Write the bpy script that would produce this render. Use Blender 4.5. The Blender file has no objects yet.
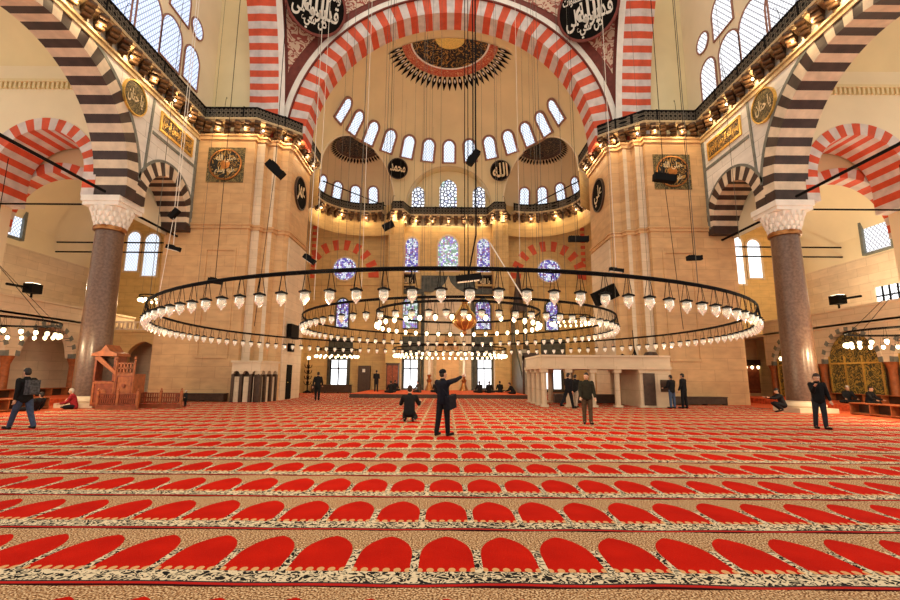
import bpy, bmesh, math, random
from mathutils import Vector, Matrix
random.seed(7)
SC = bpy.context.scene
COL = SC.collection
PI = math.pi
V = Vector

# ------------------------------------------------------------------ camera numbers
F, CXP, CYP, YH, EYE, CAMX, ROLL = 460.0, 446.0, 300.0, 375.5, 1.65, -0.2, math.radians(0.4)
PITCH = math.atan((YH - CYP) / F)
cp, sp, cr, sr = math.cos(PITCH), math.sin(PITCH), math.cos(ROLL), math.sin(ROLL)


def ray(x, y):
    dx, dy = x - CXP, y - CYP
    dx, dy = dx * cr + dy * sr, dy * cr - dx * sr
    a, b = dx / F, -dy / F
    return a, cp - b * sp, sp + b * cp


def on_floor(x, y, Z=0.0):
    d = ray(x, y); t = (Z - EYE) / d[2]
    return V((CAMX + d[0] * t, d[1] * t, Z))


def on_y(x, y, Y):
    d = ray(x, y); t = Y / d[1]
    return V((CAMX + d[0] * t, Y, EYE + d[2] * t))


def on_x(x, y, X):
    d = ray(x, y); t = (X - CAMX) / d[0]
    return V((X, d[1] * t, EYE + d[2] * t))


# ------------------------------------------------------------------ mesh builder
class MB:
    def __init__(self):
        self.v, self.f, self.m, self.uv = [], [], [], []

    def add(self, vs, fs, mat=0, uv=None):
        o = len(self.v)
        self.v += [V(p) for p in vs]
        self.uv += list(uv) if uv else [(0, 0)] * len(vs)
        for k, f in enumerate(fs):
            self.f.append([i + o for i in f])
            self.m.append(mat[k] if isinstance(mat, (list, tuple)) else mat)

    def box(self, x0, x1, y0, y1, z0, z1, mat=0):
        vs = [(x, y, z) for z in (z0, z1) for y in (y0, y1) for x in (x0, x1)]
        self.add(vs, [(0, 2, 3, 1), (4, 5, 7, 6), (0, 1, 5, 4), (2, 6, 7, 3), (0, 4, 6, 2), (1, 3, 7, 5)], mat)

    def obox(self, c, sx, sy, sz, M=None, mat=0):
        M = M or Matrix.Identity(3)
        c = V(c)
        vs = [c + M @ V((x * sx / 2, y * sy / 2, z * sz / 2)) for z in (-1, 1) for y in (-1, 1) for x in (-1, 1)]
        self.add(vs, [(0, 2, 3, 1), (4, 5, 7, 6), (0, 1, 5, 4), (2, 6, 7, 3), (0, 4, 6, 2), (1, 3, 7, 5)], mat)

    def tube(self, pts, r, n=8, mat=0, closed=False):
        pts = [V(p) for p in pts]
        N = len(pts)
        rs = r if isinstance(r, (list, tuple)) else [r] * N
        vs, up = [], None
        for i, p in enumerate(pts):
            a = pts[(i - 1) % N] if (closed or i > 0) else p
            b = pts[(i + 1) % N] if (closed or i < N - 1) else p
            t = (b - a).normalized()
            if up is None:
                up = V((0, 0, 1)) if abs(t.z) < 0.9 else V((1, 0, 0))
            s = t.cross(up)
            if s.length < 1e-5:
                s = t.cross(V((0, 1, 0)))
            s.normalize()
            u2 = s.cross(t).normalized()
            for k in range(n):
                an = 2 * PI * k / n
                vs.append(p + (s * math.cos(an) + u2 * math.sin(an)) * rs[i])
        fs = []
        for i in range(N if closed else N - 1):
            j = (i + 1) % N
            for k in range(n):
                k2 = (k + 1) % n
                fs.append((i * n + k, i * n + k2, j * n + k2, j * n + k))
        if not closed:
            fs.append(tuple(range(n))[::-1]); fs.append(tuple((N - 1) * n + k for k in range(n)))
        self.add(vs, fs, mat)

    def lathe(self, prof, c=(0, 0, 0), n=16, mat=0, a0=0, a1=2 * PI):
        c = V(c)
        full = abs(a1 - a0 - 2 * PI) < 1e-4
        m = n if full else n + 1
        vs = [c + V((r * math.cos(a0 + (a1 - a0) * k / n), r * math.sin(a0 + (a1 - a0) * k / n), z)) for r, z in prof for k in range(m)]
        fs, ms = [], []
        for i in range(len(prof) - 1):
            for k in range(n):
                k2 = (k + 1) % m
                fs.append((i * m + k, i * m + k2, (i + 1) * m + k2, (i + 1) * m + k))
                ms.append(mat[i] if isinstance(mat, (list, tuple)) else mat)
        self.add(vs, fs, ms)

    def prism(self, poly, d0, d1, mp, mat=0, uvo=(0, 0)):
        n = len(poly)
        vs = [mp(u, w, d0) for u, w in poly] + [mp(u, w, d1) for u, w in poly]
        uv = [(u - uvo[0], w - uvo[1]) for u, w in poly] * 2
        fs = [tuple(range(n)), tuple(range(2 * n - 1, n - 1, -1))]
        fs += [(i, i + n, (i + 1) % n + n, (i + 1) % n) for i in range(n)]
        self.add(vs, fs, mat, uv)

    def ringprism(self, a, b, d0, d1, mp, mat=0, closed=True):
        n = len(a)
        vs = [mp(u, w, d) for d in (d0, d1) for P in (a, b) for u, w in P]
        fs = []
        for i in range(n if closed else n - 1):
            j = (i + 1) % n
            fs += [(i, j, n + j, n + i), (2 * n + i, 3 * n + i, 3 * n + j, 2 * n + j),
                   (i, 2 * n + i, 2 * n + j, j), (n + i, n + j, 3 * n + j, 3 * n + i)]
        if not closed:
            fs += [(0, n, 3 * n, 2 * n), (n - 1, 3 * n - 1, 4 * n - 1, 2 * n - 1)]
        self.add(vs, fs, mat)

    def build(self, name, mats, parent=None, smooth=None, local=False):
        me = bpy.data.meshes.new(name)
        vs = self.v
        if parent is not None and not local:
            off = V(parent.location)
            q = parent.parent
            while q is not None:
                off = off + V(q.location); q = q.parent
            vs = [p - off for p in vs]
        me.from_pydata([tuple(p) for p in vs], [], self.f)
        mats = mats if isinstance(mats, (list, tuple)) else [mats]
        for m in mats:
            me.materials.append(m)
        me.polygons.foreach_set('material_index', self.m)
        if any(u != (0, 0) for u in self.uv):
            ul = me.uv_layers.new(name='UVMap')
            for lp in me.loops:
                ul.data[lp.index].uv = self.uv[lp.vertex_index]
        if smooth is not None:
            me.polygons.foreach_set('use_smooth', [True] * len(me.polygons))
            me.set_sharp_from_angle(angle=math.radians(smooth))
        me.update()
        o = bpy.data.objects.new(name, me)
        COL.objects.link(o)
        if parent is not None:
            o.parent = parent
        return o


def tag(o, label=None, cat=None, group=None, kind=None):
    if label: o['label'] = label
    if cat: o['category'] = cat
    if group: o['group'] = group
    if kind: o['kind'] = kind
    return o


def empty(name, loc=(0, 0, 0), rz=0.0):
    o = bpy.data.objects.new(name, None)
    o.empty_display_size = 0.2
    COL.objects.link(o)
    o.location = loc; o.rotation_euler = (0, 0, rz)
    return o


def copy_obj(o, parent=None):
    c = o.copy(); COL.objects.link(c)
    if parent is not None: c.parent = parent
    return c


def copy_tree(o, parent=None):
    c = copy_obj(o, parent)
    for ch in list(o.children):
        copy_tree(ch, c)
    return c


def ymap(Y0): return lambda u, w, d: V((u, Y0 - d, w))
def xmap(s, X0): return lambda u, w, d: V((s * (X0 - d), u, w))


def fmap(P, right, up, nrm):
    P, right, up, nrm = V(P), V(right).normalized(), V(up).normalized(), V(nrm).normalized()
    return lambda u, w, d: P + right * u + up * w + nrm * d


def arc(cu, w0, a, k=1.0, n=24, e0=0.0):
    """arch curve from right spring to left spring; k=1 round, k>1 pointed"""
    R, off = a * k, a * k - a
    out = []
    top = math.acos(off / R)
    h = n // 2
    for i in range(h + 1):
        t = top * i / h
        out.append((cu - off + R * math.cos(t), w0 + R * math.sin(t)))
    for i in range(h - 1, -1, -1):
        t = top * i / h
        out.append((cu + off - R * math.cos(t), w0 + R * math.sin(t)))
    return out


def arch_poly(cu, w0, ws, a, k=1.0, n=16):
    return [(cu - a, w0), (cu + a, w0)] + arc(cu, ws, a, k, n)


def circ(cu, cw, r, n=32, rw=None):
    rw = rw or r
    return [(cu + r * math.cos(2 * PI * i / n), cw + rw * math.sin(2 * PI * i / n)) for i in range(n)]


# ------------------------------------------------------------------ materials
class NT:
    def __init__(self, name):
        self.mat = bpy.data.materials.new(name); self.mat.use_nodes = True
        self.t = self.mat.node_tree
        self.b = self.t.nodes['Principled BSDF']

    def n(self, typ, **kw):
        nd = self.t.nodes.new(typ)
        for k, v in kw.items():
            if k in nd.inputs: self.set(nd.inputs[k], v)
            else: setattr(nd, k, v)
        return nd

    def set(self, sock, v):
        if hasattr(v, 'is_output') or isinstance(v, bpy.types.NodeSocket): self.t.links.new(v, sock)
        else: sock.default_value = v

    def m(self, op, a, b=0.0, c=None):
        nd = self.t.nodes.new('ShaderNodeMath'); nd.operation = op
        self.set(nd.inputs[0], a); self.set(nd.inputs[1], b)
        if c is not None: self.set(nd.inputs[2], c)
        return nd.outputs[0]

    def mix(self, f, a, b):
        nd = self.t.nodes.new('ShaderNodeMix'); nd.data_type = 'RGBA'
        self.set(nd.inputs[0], f)
        for i, v in ((6, a), (7, b)):
            if isinstance(v, tuple): v = (v + (1,))[:4]
            self.set(nd.inputs[i], v)
        return nd.outputs[2]

    def coord(self, kind='Object'):
        return self.t.nodes.new('ShaderNodeTexCoord').outputs[kind]

    def sep(self, vec):
        nd = self.t.nodes.new('ShaderNodeSeparateXYZ'); self.set(nd.inputs[0], vec); return nd.outputs

    def comb(self, x, y, z=0.0):
        nd = self.t.nodes.new('ShaderNodeCombineXYZ')
        for i, v in enumerate((x, y, z)): self.set(nd.inputs[i], v)
        return nd.outputs[0]

    def noise(self, vec, scale, detail=3.0, out='Fac'):
        nd = self.t.nodes.new('ShaderNodeTexNoise'); self.set(nd.inputs['Vector'], vec)
        nd.inputs['Scale'].default_value = scale; nd.inputs['Detail'].default_value = detail
        return nd.outputs[out]

    def ramp(self, f, stops):
        nd = self.t.nodes.new('ShaderNodeValToRGB'); self.set(nd.inputs[0], f)
        e = nd.color_ramp.elements
        while len(e) < len(stops): e.new(0.5)
        for i, (p, c) in enumerate(stops):
            e[i].position = p; e[i].color = (tuple(c) + (1,))[:4]
        return nd.outputs[0]

    def voro(self, vec, scale, feature='F1', out='Distance', rnd=1.0):
        nd = self.t.nodes.new('ShaderNodeTexVoronoi'); nd.voronoi_dimensions = '2D'; nd.feature = feature
        self.set(nd.inputs['Vector'], vec); nd.inputs['Scale'].default_value = scale
        nd.inputs['Randomness'].default_value = rnd
        return nd.outputs[out]

    def done(self, col=None, rough=0.7, metal=0.0, emit=None, estr=0.0, spec=0.35, bump=None, bstr=0.3):
        b = self.b
        if col is not None:
            self.set(b.inputs['Base Color'], (col + (1,))[:4] if isinstance(col, tuple) else col)
        b.inputs['Roughness'].default_value = rough; b.inputs['Metallic'].default_value = metal
        b.inputs['Specular IOR Level'].default_value = spec
        if emit is not None:
            self.set(b.inputs['Emission Color'], (emit + (1,))[:4] if isinstance(emit, tuple) else emit)
            b.inputs['Emission Strength'].default_value = estr
        if bump is not None:
            nd = self.t.nodes.new('ShaderNodeBump'); nd.inputs['Strength'].default_value = bstr
            nd.inputs['Distance'].default_value = 0.05
            self.set(nd.inputs['Height'], bump); self.t.links.new(nd.outputs[0], b.inputs['Normal'])
        return self.mat


def plain(name, c, rough=0.7, metal=0.0, var=0.12, scale=3.0, spec=0.35):
    n = NT(name)
    f = n.noise(n.coord(), scale, 4)
    lo = tuple(x * (1 - var) for x in c); hi = tuple(min(1, x * (1 + var)) for x in c)
    return n.done(n.ramp(f, [(0.3, lo), (0.7, hi)]), rough, metal, spec=spec)


def blocks(name, c, c2, mortar, bw=1.3, bh=0.45, rough=0.6, var=0.18, big=0.25):
    n = NT(name)
    x, y, z = n.sep(n.coord())
    vec = n.comb(n.m('ADD', x, n.m('MULTIPLY', y, 0.83)), z)
    bt = n.n('ShaderNodeTexBrick', Vector=vec)
    bt.inputs['Color1'].default_value = c + (1,); bt.inputs['Color2'].default_value = c2 + (1,)
    bt.inputs['Mortar'].default_value = mortar + (1,)
    bt.inputs['Scale'].default_value = 1.0; bt.inputs['Mortar Size'].default_value = 0.012
    bt.inputs['Brick Width'].default_value = bw; bt.inputs['Row Height'].default_value = bh
    f = n.noise(n.comb(n.m('ADD', x, y), n.m('MULTIPLY', z, 2.5)), 1.3, 5)
    f2 = n.noise(n.coord(), big, 3)
    mul = n.m('MULTIPLY', n.m('MULTIPLY_ADD', f, var * 2, 1 - var), n.m('MULTIPLY_ADD', f2, 0.5, 0.75))
    col = n.n('ShaderNodeMix', data_type='RGBA', blend_type='MULTIPLY')
    col.inputs[0].default_value = 1.0
    n.set(col.inputs[6], bt.outputs[0])
    cc = n.n('ShaderNodeCombineColor'); [n.set(cc.inputs[i], mul) for i in range(3)]
    n.set(col.inputs[7], cc.outputs[0])
    return n.done(col.outputs[2], rough)


M = {}
M['stone'] = blocks('warm_limestone', (0.61, 0.38, 0.185), (0.55, 0.33, 0.155), (0.45, 0.26, 0.12), 1.7, 0.7, var=0.28)
M['stone_pale'] = blocks('pale_limestone', (0.68, 0.54, 0.38), (0.62, 0.48, 0.33), (0.50, 0.38, 0.25), 1.6, 0.6)
M['qstone'] = blocks('golden_limestone', (0.62, 0.41, 0.165), (0.56, 0.36, 0.14), (0.44, 0.27, 0.10), 1.5, 0.6, var=0.26)
M['marble'] = blocks('white_marble_slabs', (0.78, 0.74, 0.68), (0.70, 0.66, 0.60), (0.40, 0.38, 0.34), 1.8, 0.9)
M['aisle_stone'] = blocks('grey_aisle_stone', (0.72, 0.57, 0.41), (0.64, 0.49, 0.34), (0.52, 0.39, 0.26), 1.4, 0.6)
M['plaster'] = plain('ochre_plaster', (0.74, 0.62, 0.36), 0.8, var=0.06, scale=0.5)
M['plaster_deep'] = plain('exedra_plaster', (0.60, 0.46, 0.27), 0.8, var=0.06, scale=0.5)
M['plaster_pale'] = plain('pale_plaster', (0.80, 0.69, 0.48), 0.8, var=0.06, scale=0.4)
M['red'] = plain('red_voussoir', (0.60, 0.085, 0.035), 0.7, var=0.15, scale=2)
M['white'] = plain('white_voussoir', (0.62, 0.55, 0.52), 0.7, var=0.15, scale=2)
M['dark'] = plain('dark_voussoir', (0.045, 0.026, 0.022), 0.5, var=0.3, scale=2)
M['cream'] = plain('cream_voussoir', (0.66, 0.54, 0.40), 0.6, var=0.15, scale=2)
M['whitem'] = plain('white_marble', (0.80, 0.76, 0.69), 0.5, var=0.08, scale=2)
M['greym'] = plain('grey_marble_band', (0.16, 0.17, 0.15), 0.5, var=0.25, scale=4)
M['gold'] = plain('gold_leaf', (0.75, 0.48, 0.12), 0.35, 0.7, var=0.2, scale=9)
M['goldpaint'] = plain('gold_moulding', (0.50, 0.37, 0.20), 0.5, var=0.2, scale=6)
M['iron'] = plain('black_iron', (0.004, 0.0036, 0.0034), 0.7, 0.0, spec=0.12, var=0.2)
M['cable'] = plain('dark_cable', (0.10, 0.085, 0.06), 0.6, var=0.1)
M['cablew'] = plain('pale_cable', (0.75, 0.68, 0.58), 0.6, var=0.1)
M['wood'] = plain('red_brown_wood', (0.22, 0.05, 0.018), 0.45, var=0.3, scale=5)
M['woodd'] = plain('dark_brown_wood', (0.055, 0.028, 0.016), 0.45, var=0.3, scale=5)
M['woodl'] = plain('orange_wood', (0.30, 0.085, 0.026), 0.45, var=0.3, scale=5)
M['maroon'] = plain('maroon_border', (0.16, 0.035, 0.025), 0.7, var=0.2)
M['bronze'] = plain('bronze', (0.36, 0.15, 0.05), 0.3, 0.85, var=0.3, scale=6)
M['blackp'] = plain('black_paint', (0.006, 0.005, 0.004), 0.9, var=0.2, spec=0.08)
M['corbel'] = plain('dark_gilt_corbel', (0.09, 0.045, 0.020), 0.5, 0.2, var=0.5, scale=8)
M['greenm'] = plain('dark_green_marble', (0.055, 0.055, 0.040), 0.4, var=0.5, scale=3)
M['carpet_plain'] = plain('red_aisle_carpet', (0.58, 0.10, 0.035), 0.9, var=0.35, scale=6, spec=0.1)
M['skin'] = plain('skin', (0.50, 0.27, 0.17), 0.5, var=0.08, scale=20)
M['hair'] = plain('dark_hair', (0.015, 0.010, 0.008), 0.6, var=0.2, scale=30)


def granite():
    n = NT('porphyry_granite')
    f = n.noise(n.coord(), 9, 6); g = n.noise(n.coord(), 0.7, 3)
    c = n.mix(g, n.ramp(f, [(0.35, (0.085, 0.042, 0.024)), (0.65, (0.135, 0.075, 0.048))]),
              n.ramp(f, [(0.35, (0.12, 0.062, 0.036)), (0.65, (0.18, 0.105, 0.066))]))
    return n.done(c, 0.28, spec=0.5)


M['granite'] = granite()


def railing_mat():
    n = NT('pierced_black_railing')
    x, y, z = n.sep(n.coord())
    vec = n.comb(n.m('ADD', x, n.m('MULTIPLY', y, 0.9)), z)
    e = n.voro(vec, 3.4, 'DISTANCE_TO_EDGE', rnd=0.0)
    f = n.m('GREATER_THAN', e, 0.055)
    e2 = n.voro(vec, 3.4, 'F1', rnd=0.0)
    g = n.m('MULTIPLY', f, n.m('GREATER_THAN', e2, 0.30))
    return n.done(n.mix(g, (0.006, 0.006, 0.006), (0.14, 0.12, 0.09)), 0.8, spec=0.1)


M['railing'] = railing_mat()


def lattice_mat(name, col, estr, scale=6.0, thick=0.07, line=(0.10, 0.09, 0.10)):
    n = NT(name)
    u = n.coord('UV')
    e = n.voro(u, scale, 'DISTANCE_TO_EDGE', rnd=0.0)
    x, y, z = n.sep(u)
    # diagonal lattice
    a = n.m('PINGPONG', n.m('MULTIPLY', n.m('ADD', x, n.m('MULTIPLY', y, 0.75)), scale), 0.5)
    b = n.m('PINGPONG', n.m('MULTIPLY', n.m('SUBTRACT', x, n.m('MULTIPLY', y, 0.75)), scale), 0.5)
    f = n.m('GREATER_THAN', n.m('MINIMUM', a, b), thick)
    c = n.mix(f, line, col)
    return n.done((0.05, 0.05, 0.05), 0.6, emit=c, estr=estr)


M['pane'] = lattice_mat('lattice_daylight_pane', (0.80, 0.88, 1.0), 1.0, 4.2, 0.11, (0.20, 0.24, 0.32))
M['pane_blue'] = lattice_mat('blue_lattice_pane', (0.62, 0.72, 0.98), 1.0, 3.6, 0.09, (0.16, 0.18, 0.25))
M['pane_white'] = lattice_mat('white_daylight_pane', (0.96, 0.97, 1.0), 1.0, 3.4, 0.11, (0.20, 0.20, 0.23))
M['pane_clear'] = lattice_mat('clear_daylight_pane', (0.98, 0.98, 1.0), 1.5, 0.9, 0.0, (0.9, 0.9, 0.9))


def stained(name, scale, stops, estr, edge=0.06):
    n = NT(name)
    u = n.coord('UV')
    e = n.voro(u, scale, 'DISTANCE_TO_EDGE', rnd=0.7)
    c = n.voro(u, scale, 'F1', 'Color', rnd=0.7)
    r = n.sep(c)[0]
    nd = n.t.nodes.new('ShaderNodeValToRGB'); nd.color_ramp.interpolation = 'CONSTANT'
    n.set(nd.inputs[0], r)
    el = nd.color_ramp.elements
    while len(el) < len(stops): el.new(0.5)
    for i, (p, k) in enumerate(stops): el[i].position = p; el[i].color = k + (1,)
    f = n.m('GREATER_THAN', e, edge)
    return n.done((0.03, 0.03, 0.03), 0.5, emit=n.mix(f, (0.03, 0.03, 0.05), nd.outputs[0]), estr=estr)


M['stain_blue'] = stained('blue_stained_glass', 6.5, [(0, (0.10, 0.08, 0.42)), (0.24, (0.30, 0.22, 0.60)), (0.42, (0.85, 0.85, 1.0)), (0.72, (0.30, 0.08, 0.22)), (0.85, (0.55, 0.7, 0.70))], 0.85, 0.09)
M['stain_green'] = stained('green_stained_glass', 6.0, [(0, (0.22, 0.36, 0.25)), (0.30, (0.80, 0.90, 0.90)), (0.5, (0.30, 0.22, 0.62)), (0.66, (0.55, 0.65, 0.60)), (0.85, (0.4, 0.2, 0.3))], 0.9)
M['stain_white'] = stained('white_stained_glass', 3.0, [(0, (0.85, 0.90, 1.0)), (0.55, (1.0, 1.0, 1.0)), (0.75, (0.45, 0.62, 0.55)), (0.88, (0.6, 0.65, 0.95))], 1.15, 0.17)


def ornament(name, base, ink, scale, thr=0.5, dist=2.2, rough=0.6):
    n = NT(name)
    w = n.n('ShaderNodeTexNoise', Vector=n.coord()); w.inputs['Scale'].default_value = scale
    w.inputs['Detail'].default_value = 1.5; w.inputs['Distortion'].default_value = dist
    f = n.m('GREATER_THAN', n.m('PINGPONG', n.m('MULTIPLY', w.outputs[0], 5.0), 0.5), thr * 0.5)
    return n.done(n.mix(f, base, ink), rough)


M['pend'] = ornament('arabesque_maroon_on_cream', (0.62, 0.46, 0.34), (0.30, 0.07, 0.05), 1.6, 0.56, 1.0)
M['goldswirl'] = ornament('gold_script_on_black', (0.008, 0.006, 0.004), (0.36, 0.19, 0.04), 1.1, 0.74, 2.0)
M['panel'] = ornament('gold_script_panel', (0.020, 0.014, 0.008), (0.42, 0.24, 0.07), 2.2, 0.60, 2.0)
M['medal'] = ornament('olive_gold_medallion', (0.055, 0.045, 0.018), (0.24, 0.17, 0.06), 3.0, 0.6, 1.5)
M['darkscript'] = ornament('faded_script_on_black', (0.010, 0.008, 0.006), (0.20, 0.12, 0.05), 1.6, 0.80, 2.0)
M['tribune'] = blocks('tribune_marble', (0.56, 0.43, 0.30), (0.50, 0.37, 0.25), (0.40, 0.29, 0.19), 1.6, 0.9)
M['redorn'] = ornament('red_ornament_ring', (0.42, 0.07, 0.035), (0.62, 0.32, 0.16), 3.0, 0.75, 1.2)
M['grille'] = ornament('green_gold_grille', (0.060, 0.050, 0.020), (0.40, 0.26, 0.05), 2.6, 0.62, 1.4)
M['lampglass'] = NT('clear_lit_lamp_glass').done((0.85, 0.80, 0.72), 0.08, emit=(1.0, 0.84, 0.6), estr=0.16, spec=0.8)
M['lampglass'].node_tree.nodes['Principled BSDF'].inputs['Transmission Weight'].default_value = 0.9
M['lampglass'].node_tree.nodes['Principled BSDF'].inputs['IOR'].default_value = 1.25
M['bulb'] = NT('bright_warm_bulb').done((1, 0.9, 0.7), 0.3, emit=(1.0, 0.76, 0.40), estr=3.6)
M['bulbw'] = NT('white_warm_bulb').done((1, 0.95, 0.85), 0.3, emit=(1.0, 0.88, 0.66), estr=3.0)


def carpet():
    n = NT('prayer_niche_carpet')
    u, v, _ = n.sep(n.coord('UV'))
    fu = n.m('ABSOLUTE', n.m('SUBTRACT', n.m('FRACT', u), 0.5))           # 0 at niche centre
    t = n.m('MINIMUM', n.m('DIVIDE', n.m('MAXIMUM', n.m('SUBTRACT', v, 0.60), 0.0), 0.56), 1.0)
    hw = n.m('MULTIPLY', n.m('ADD', n.m('MULTIPLY', n.m('POWER', n.m('SUBTRACT', 1.0, n.m('POWER', t, 2.6)), 0.75), 0.97), n.m('MULTIPLY', n.m('SUBTRACT', 1.0, t), 0.03)), 0.435)
    body = n.m('MULTIPLY', n.m('LESS_THAN', fu, hw), n.m('GREATER_THAN', v, 0.30))
    # small tulips along the foot of the niche
    tu = n.m('SUBTRACT', n.m('FRACT', n.m('MULTIPLY', u, 6.0)), 0.5)
    tv = n.m('DIVIDE', n.m('SUBTRACT', v, 0.335), 0.045)
    tl = n.m('LESS_THAN', n.m('ADD', n.m('POWER', n.m('MULTIPLY', tu, 3.0), 2.0), n.m('POWER', tv, 2.0)), 1.0)
    uvs = n.comb(n.m('MULTIPLY', u, 0.56), v)
    nz = n.noise(uvs, 60, 3); nb = n.noise(uvs, 2.2, 4)
    tan = n.ramp(nz, [(0.38, (0.07, 0.025, 0.012)), (0.5, (0.40, 0.20, 0.085)), (0.62, (0.80, 0.58, 0.34))])
    red = n.mix(nb, (0.34, 0.004, 0.002), (0.64, 0.014, 0.004))
    w = n.n('ShaderNodeTexNoise', Vector=uvs); w.inputs['Scale'].default_value = 13; w.inputs['Distortion'].default_value = 0.9; w.inputs['Detail'].default_value = 1.5
    fl = n.m('GREATER_THAN', n.m('PINGPONG', n.m('MULTIPLY', w.outputs[0], 4.0), 0.5), 0.27)
    floral = n.mix(fl, (0.72, 0.58, 0.38), (0.016, 0.014, 0.013))
    c = tan
    side = n.m('MULTIPLY', n.m('GREATER_THAN', fu, 0.435), n.m('LESS_THAN', v, 0.80))
    c = n.mix(side, c, floral)
    c = n.mix(body, c, red)
    c = n.mix(n.m('MULTIPLY', tl, body), c, (0.66, 0.34, 0.14))
    c = n.mix(n.m('LESS_THAN', v, 0.295), c, floral)
    c = n.mix(n.m('LESS_THAN', n.m('ABSOLUTE', n.m('SUBTRACT', v, 0.062)), 0.012), c, (0.04, 0.03, 0.03))
    c = n.mix(n.m('LESS_THAN', v, 0.05), c, (0.45, 0.015, 0.012))
    c = n.mix(n.m('LESS_THAN', v, 0.008), c, (0.05, 0.01, 0.01))
    return n.done(c, 0.95, spec=0.03, bump=nz, bstr=0.3)


M['carpet'] = carpet()

# ------------------------------------------------------------------ ordinals
ORD = ['first', 'second', 'third', 'fourth', 'fifth', 'sixth', 'seventh', 'eighth', 'ninth', 'tenth', 'eleventh', 'twelfth',
       'thirteenth', 'fourteenth', 'fifteenth', 'sixteenth', 'seventeenth', 'eighteenth', 'nineteenth', 'twentieth']
ORD += ['twenty-' + w for w in ORD[:9]] + ['thirtieth', 'thirty-first', 'thirty-second']
SIDE = {-1: 'left', 1: 'right'}


def struct(mb, name, mats, label=None, cat=None, parent=None, smooth=None):
    o = mb.build(name, mats, parent, smooth)
    if parent is None: tag(o, label, cat, None, 'structure')
    return o


# ------------------------------------------------------------------ floor and carpets
b = MB(); b.box(-31, 31, -3, 45, -0.3, 0.0)
struct(b, 'floor', M['carpet_plain'], 'red carpeted floor of the whole prayer hall', 'floor')

PITCHV, Q = 1.335, 0.56
ROW0 = on_floor(446, 590).y
for k in range(-1, 30):
    y0 = ROW0 + k * PITCHV
    if y0 + PITCHV > 43: break
    xm = 17.3 if y0 < 27.0 else (10.6 if y0 < 33.9 else 12.9)
    if y0 < 24.2 and y0 + PITCHV > 22.2: xm = 16.5
    nx = int(xm * 2 / (0.28 if k < 6 else 1.2))
    vs, uv, fs = [], [], []
    NV = 3 if k < 8 else 1
    for j in range(NV + 1):
        for i in range(nx + 1):
            x = -xm + 2 * xm * i / nx
            wob = (0.022 + 0.012 * math.sin(x * 1.7 + k) + 0.010 * math.sin(x * 4.3 + 1.0 + k)) if j == 0 else -0.001
            z = 0.014 + 0.003 * math.sin(x * 5 + j + k)
            vs.append((x, y0 + PITCHV * j / NV + wob, z))
            uv.append(((x + 0.18) / Q + 0.5, PITCHV * j / NV))
    for j in range(NV):
        for i in range(nx):
            a = j * (nx + 1) + i
            fs.append((a, a + 1, a + nx + 2, a + nx + 1))
    n0 = len(vs)
    for i in range(nx + 1):
        x, y, z = vs[i]; vs.append((x, y, 0.0)); uv.append((uv[i][0], 0.0))
    for i in range(nx): fs.append((n0 + i, n0 + i + 1, i + 1, i))
    b = MB(); b.add(vs, fs, 0, uv)
    o = b.build('prayer_carpet', M['carpet'])
    if k == -1: lab = 'red niche prayer carpet strip cut off by the bottom edge of the photo'
    else: lab = f'{ORD[k]} full red niche prayer carpet strip counted from the bottom of the photo'
    tag(o, lab, 'carpet', 'rows of red niche prayer carpet')

# ------------------------------------------------------------------ dome piers, arcade walls
WX, PY = 16.7, 28.5          # side wall face, pier front face
ZM, ZRB, ZRT = 17.35, 18.2, 18.9
PROF = [(16.7, 28.5), (12.95, 28.5), (12.95, 28.9), (12.45, 28.9), (12.35, 29.3), (11.75, 29.3), (11.6, 29.7), (11.1, 29.7), (10.9, 30.0), (10.9, 34.0), (13.4, 34.6), (18.3, 34.6), (18.3, 28.5)]
for s in (-1, 1):
    P = [(s * x, y) for x, y in PROF]
    b = MB(); n = len(P)
    NZ = [(0.0, 0), (1.4, 0), (ZM, 0)]
    b.prism(P, 0, ZM + 0.3, lambda u, w, d: V((u, w, d)))
    # string course half-way up
    def off(e): return [(s * (x - (e if x < 16 else 0)), y - (e if y < 30.1 else 0)) for x, y in PROF[:10]]
    for z0, z1, e in ((10.9, 11.1, 0.10), (11.1, 11.22, 0.18), (ZM - 0.35, ZM - 0.12, 0.12), (ZM - 0.12, ZM, 0.22)):
        b.ringprism(P[:10], off(e), z0, z1, lambda u, w, d: V((u, w, d)), closed=False)
    # raised rectangular panel frame on the front face
    m = ymap(PY)
    a0 = [(s * 13.6, 2.6), (s * 15.6, 2.6), (s * 15.6, 9.6), (s * 13.6, 9.6)]
    a1 = [(s * 13.75, 2.75), (s * 15.45, 2.75), (s * 15.45, 9.45), (s * 13.75, 9.45)]
    b.ringprism(a0, a1, 0.0, 0.07, m)
    pr = struct(b, 'pier', M['stone'], f'massive stepped limestone dome pier on the {SIDE[s]} side', 'pier')
    # lit inner flank: the light is put in as paler stone colour
    c = MB()
    c.box(*sorted((s * 10.82, s * 10.92)), 30.1, 34.05, 0.0, 10.8)
    c.build('lit_flank_slab', M['stone_pale'], pr)
    c = MB()
    for x0, x1, y in ((12.42, 12.93, 28.86), (11.75, 12.0, 29.26)):
        c.box(*sorted((s * x0, s * x1)), y, y + 0.06, 0.0, ZM - 0.4)
    c.build('corner_highlight', M['stone_pale'], pr)  # vertical highlights on the stepped corner, painted in as paler strips


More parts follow.
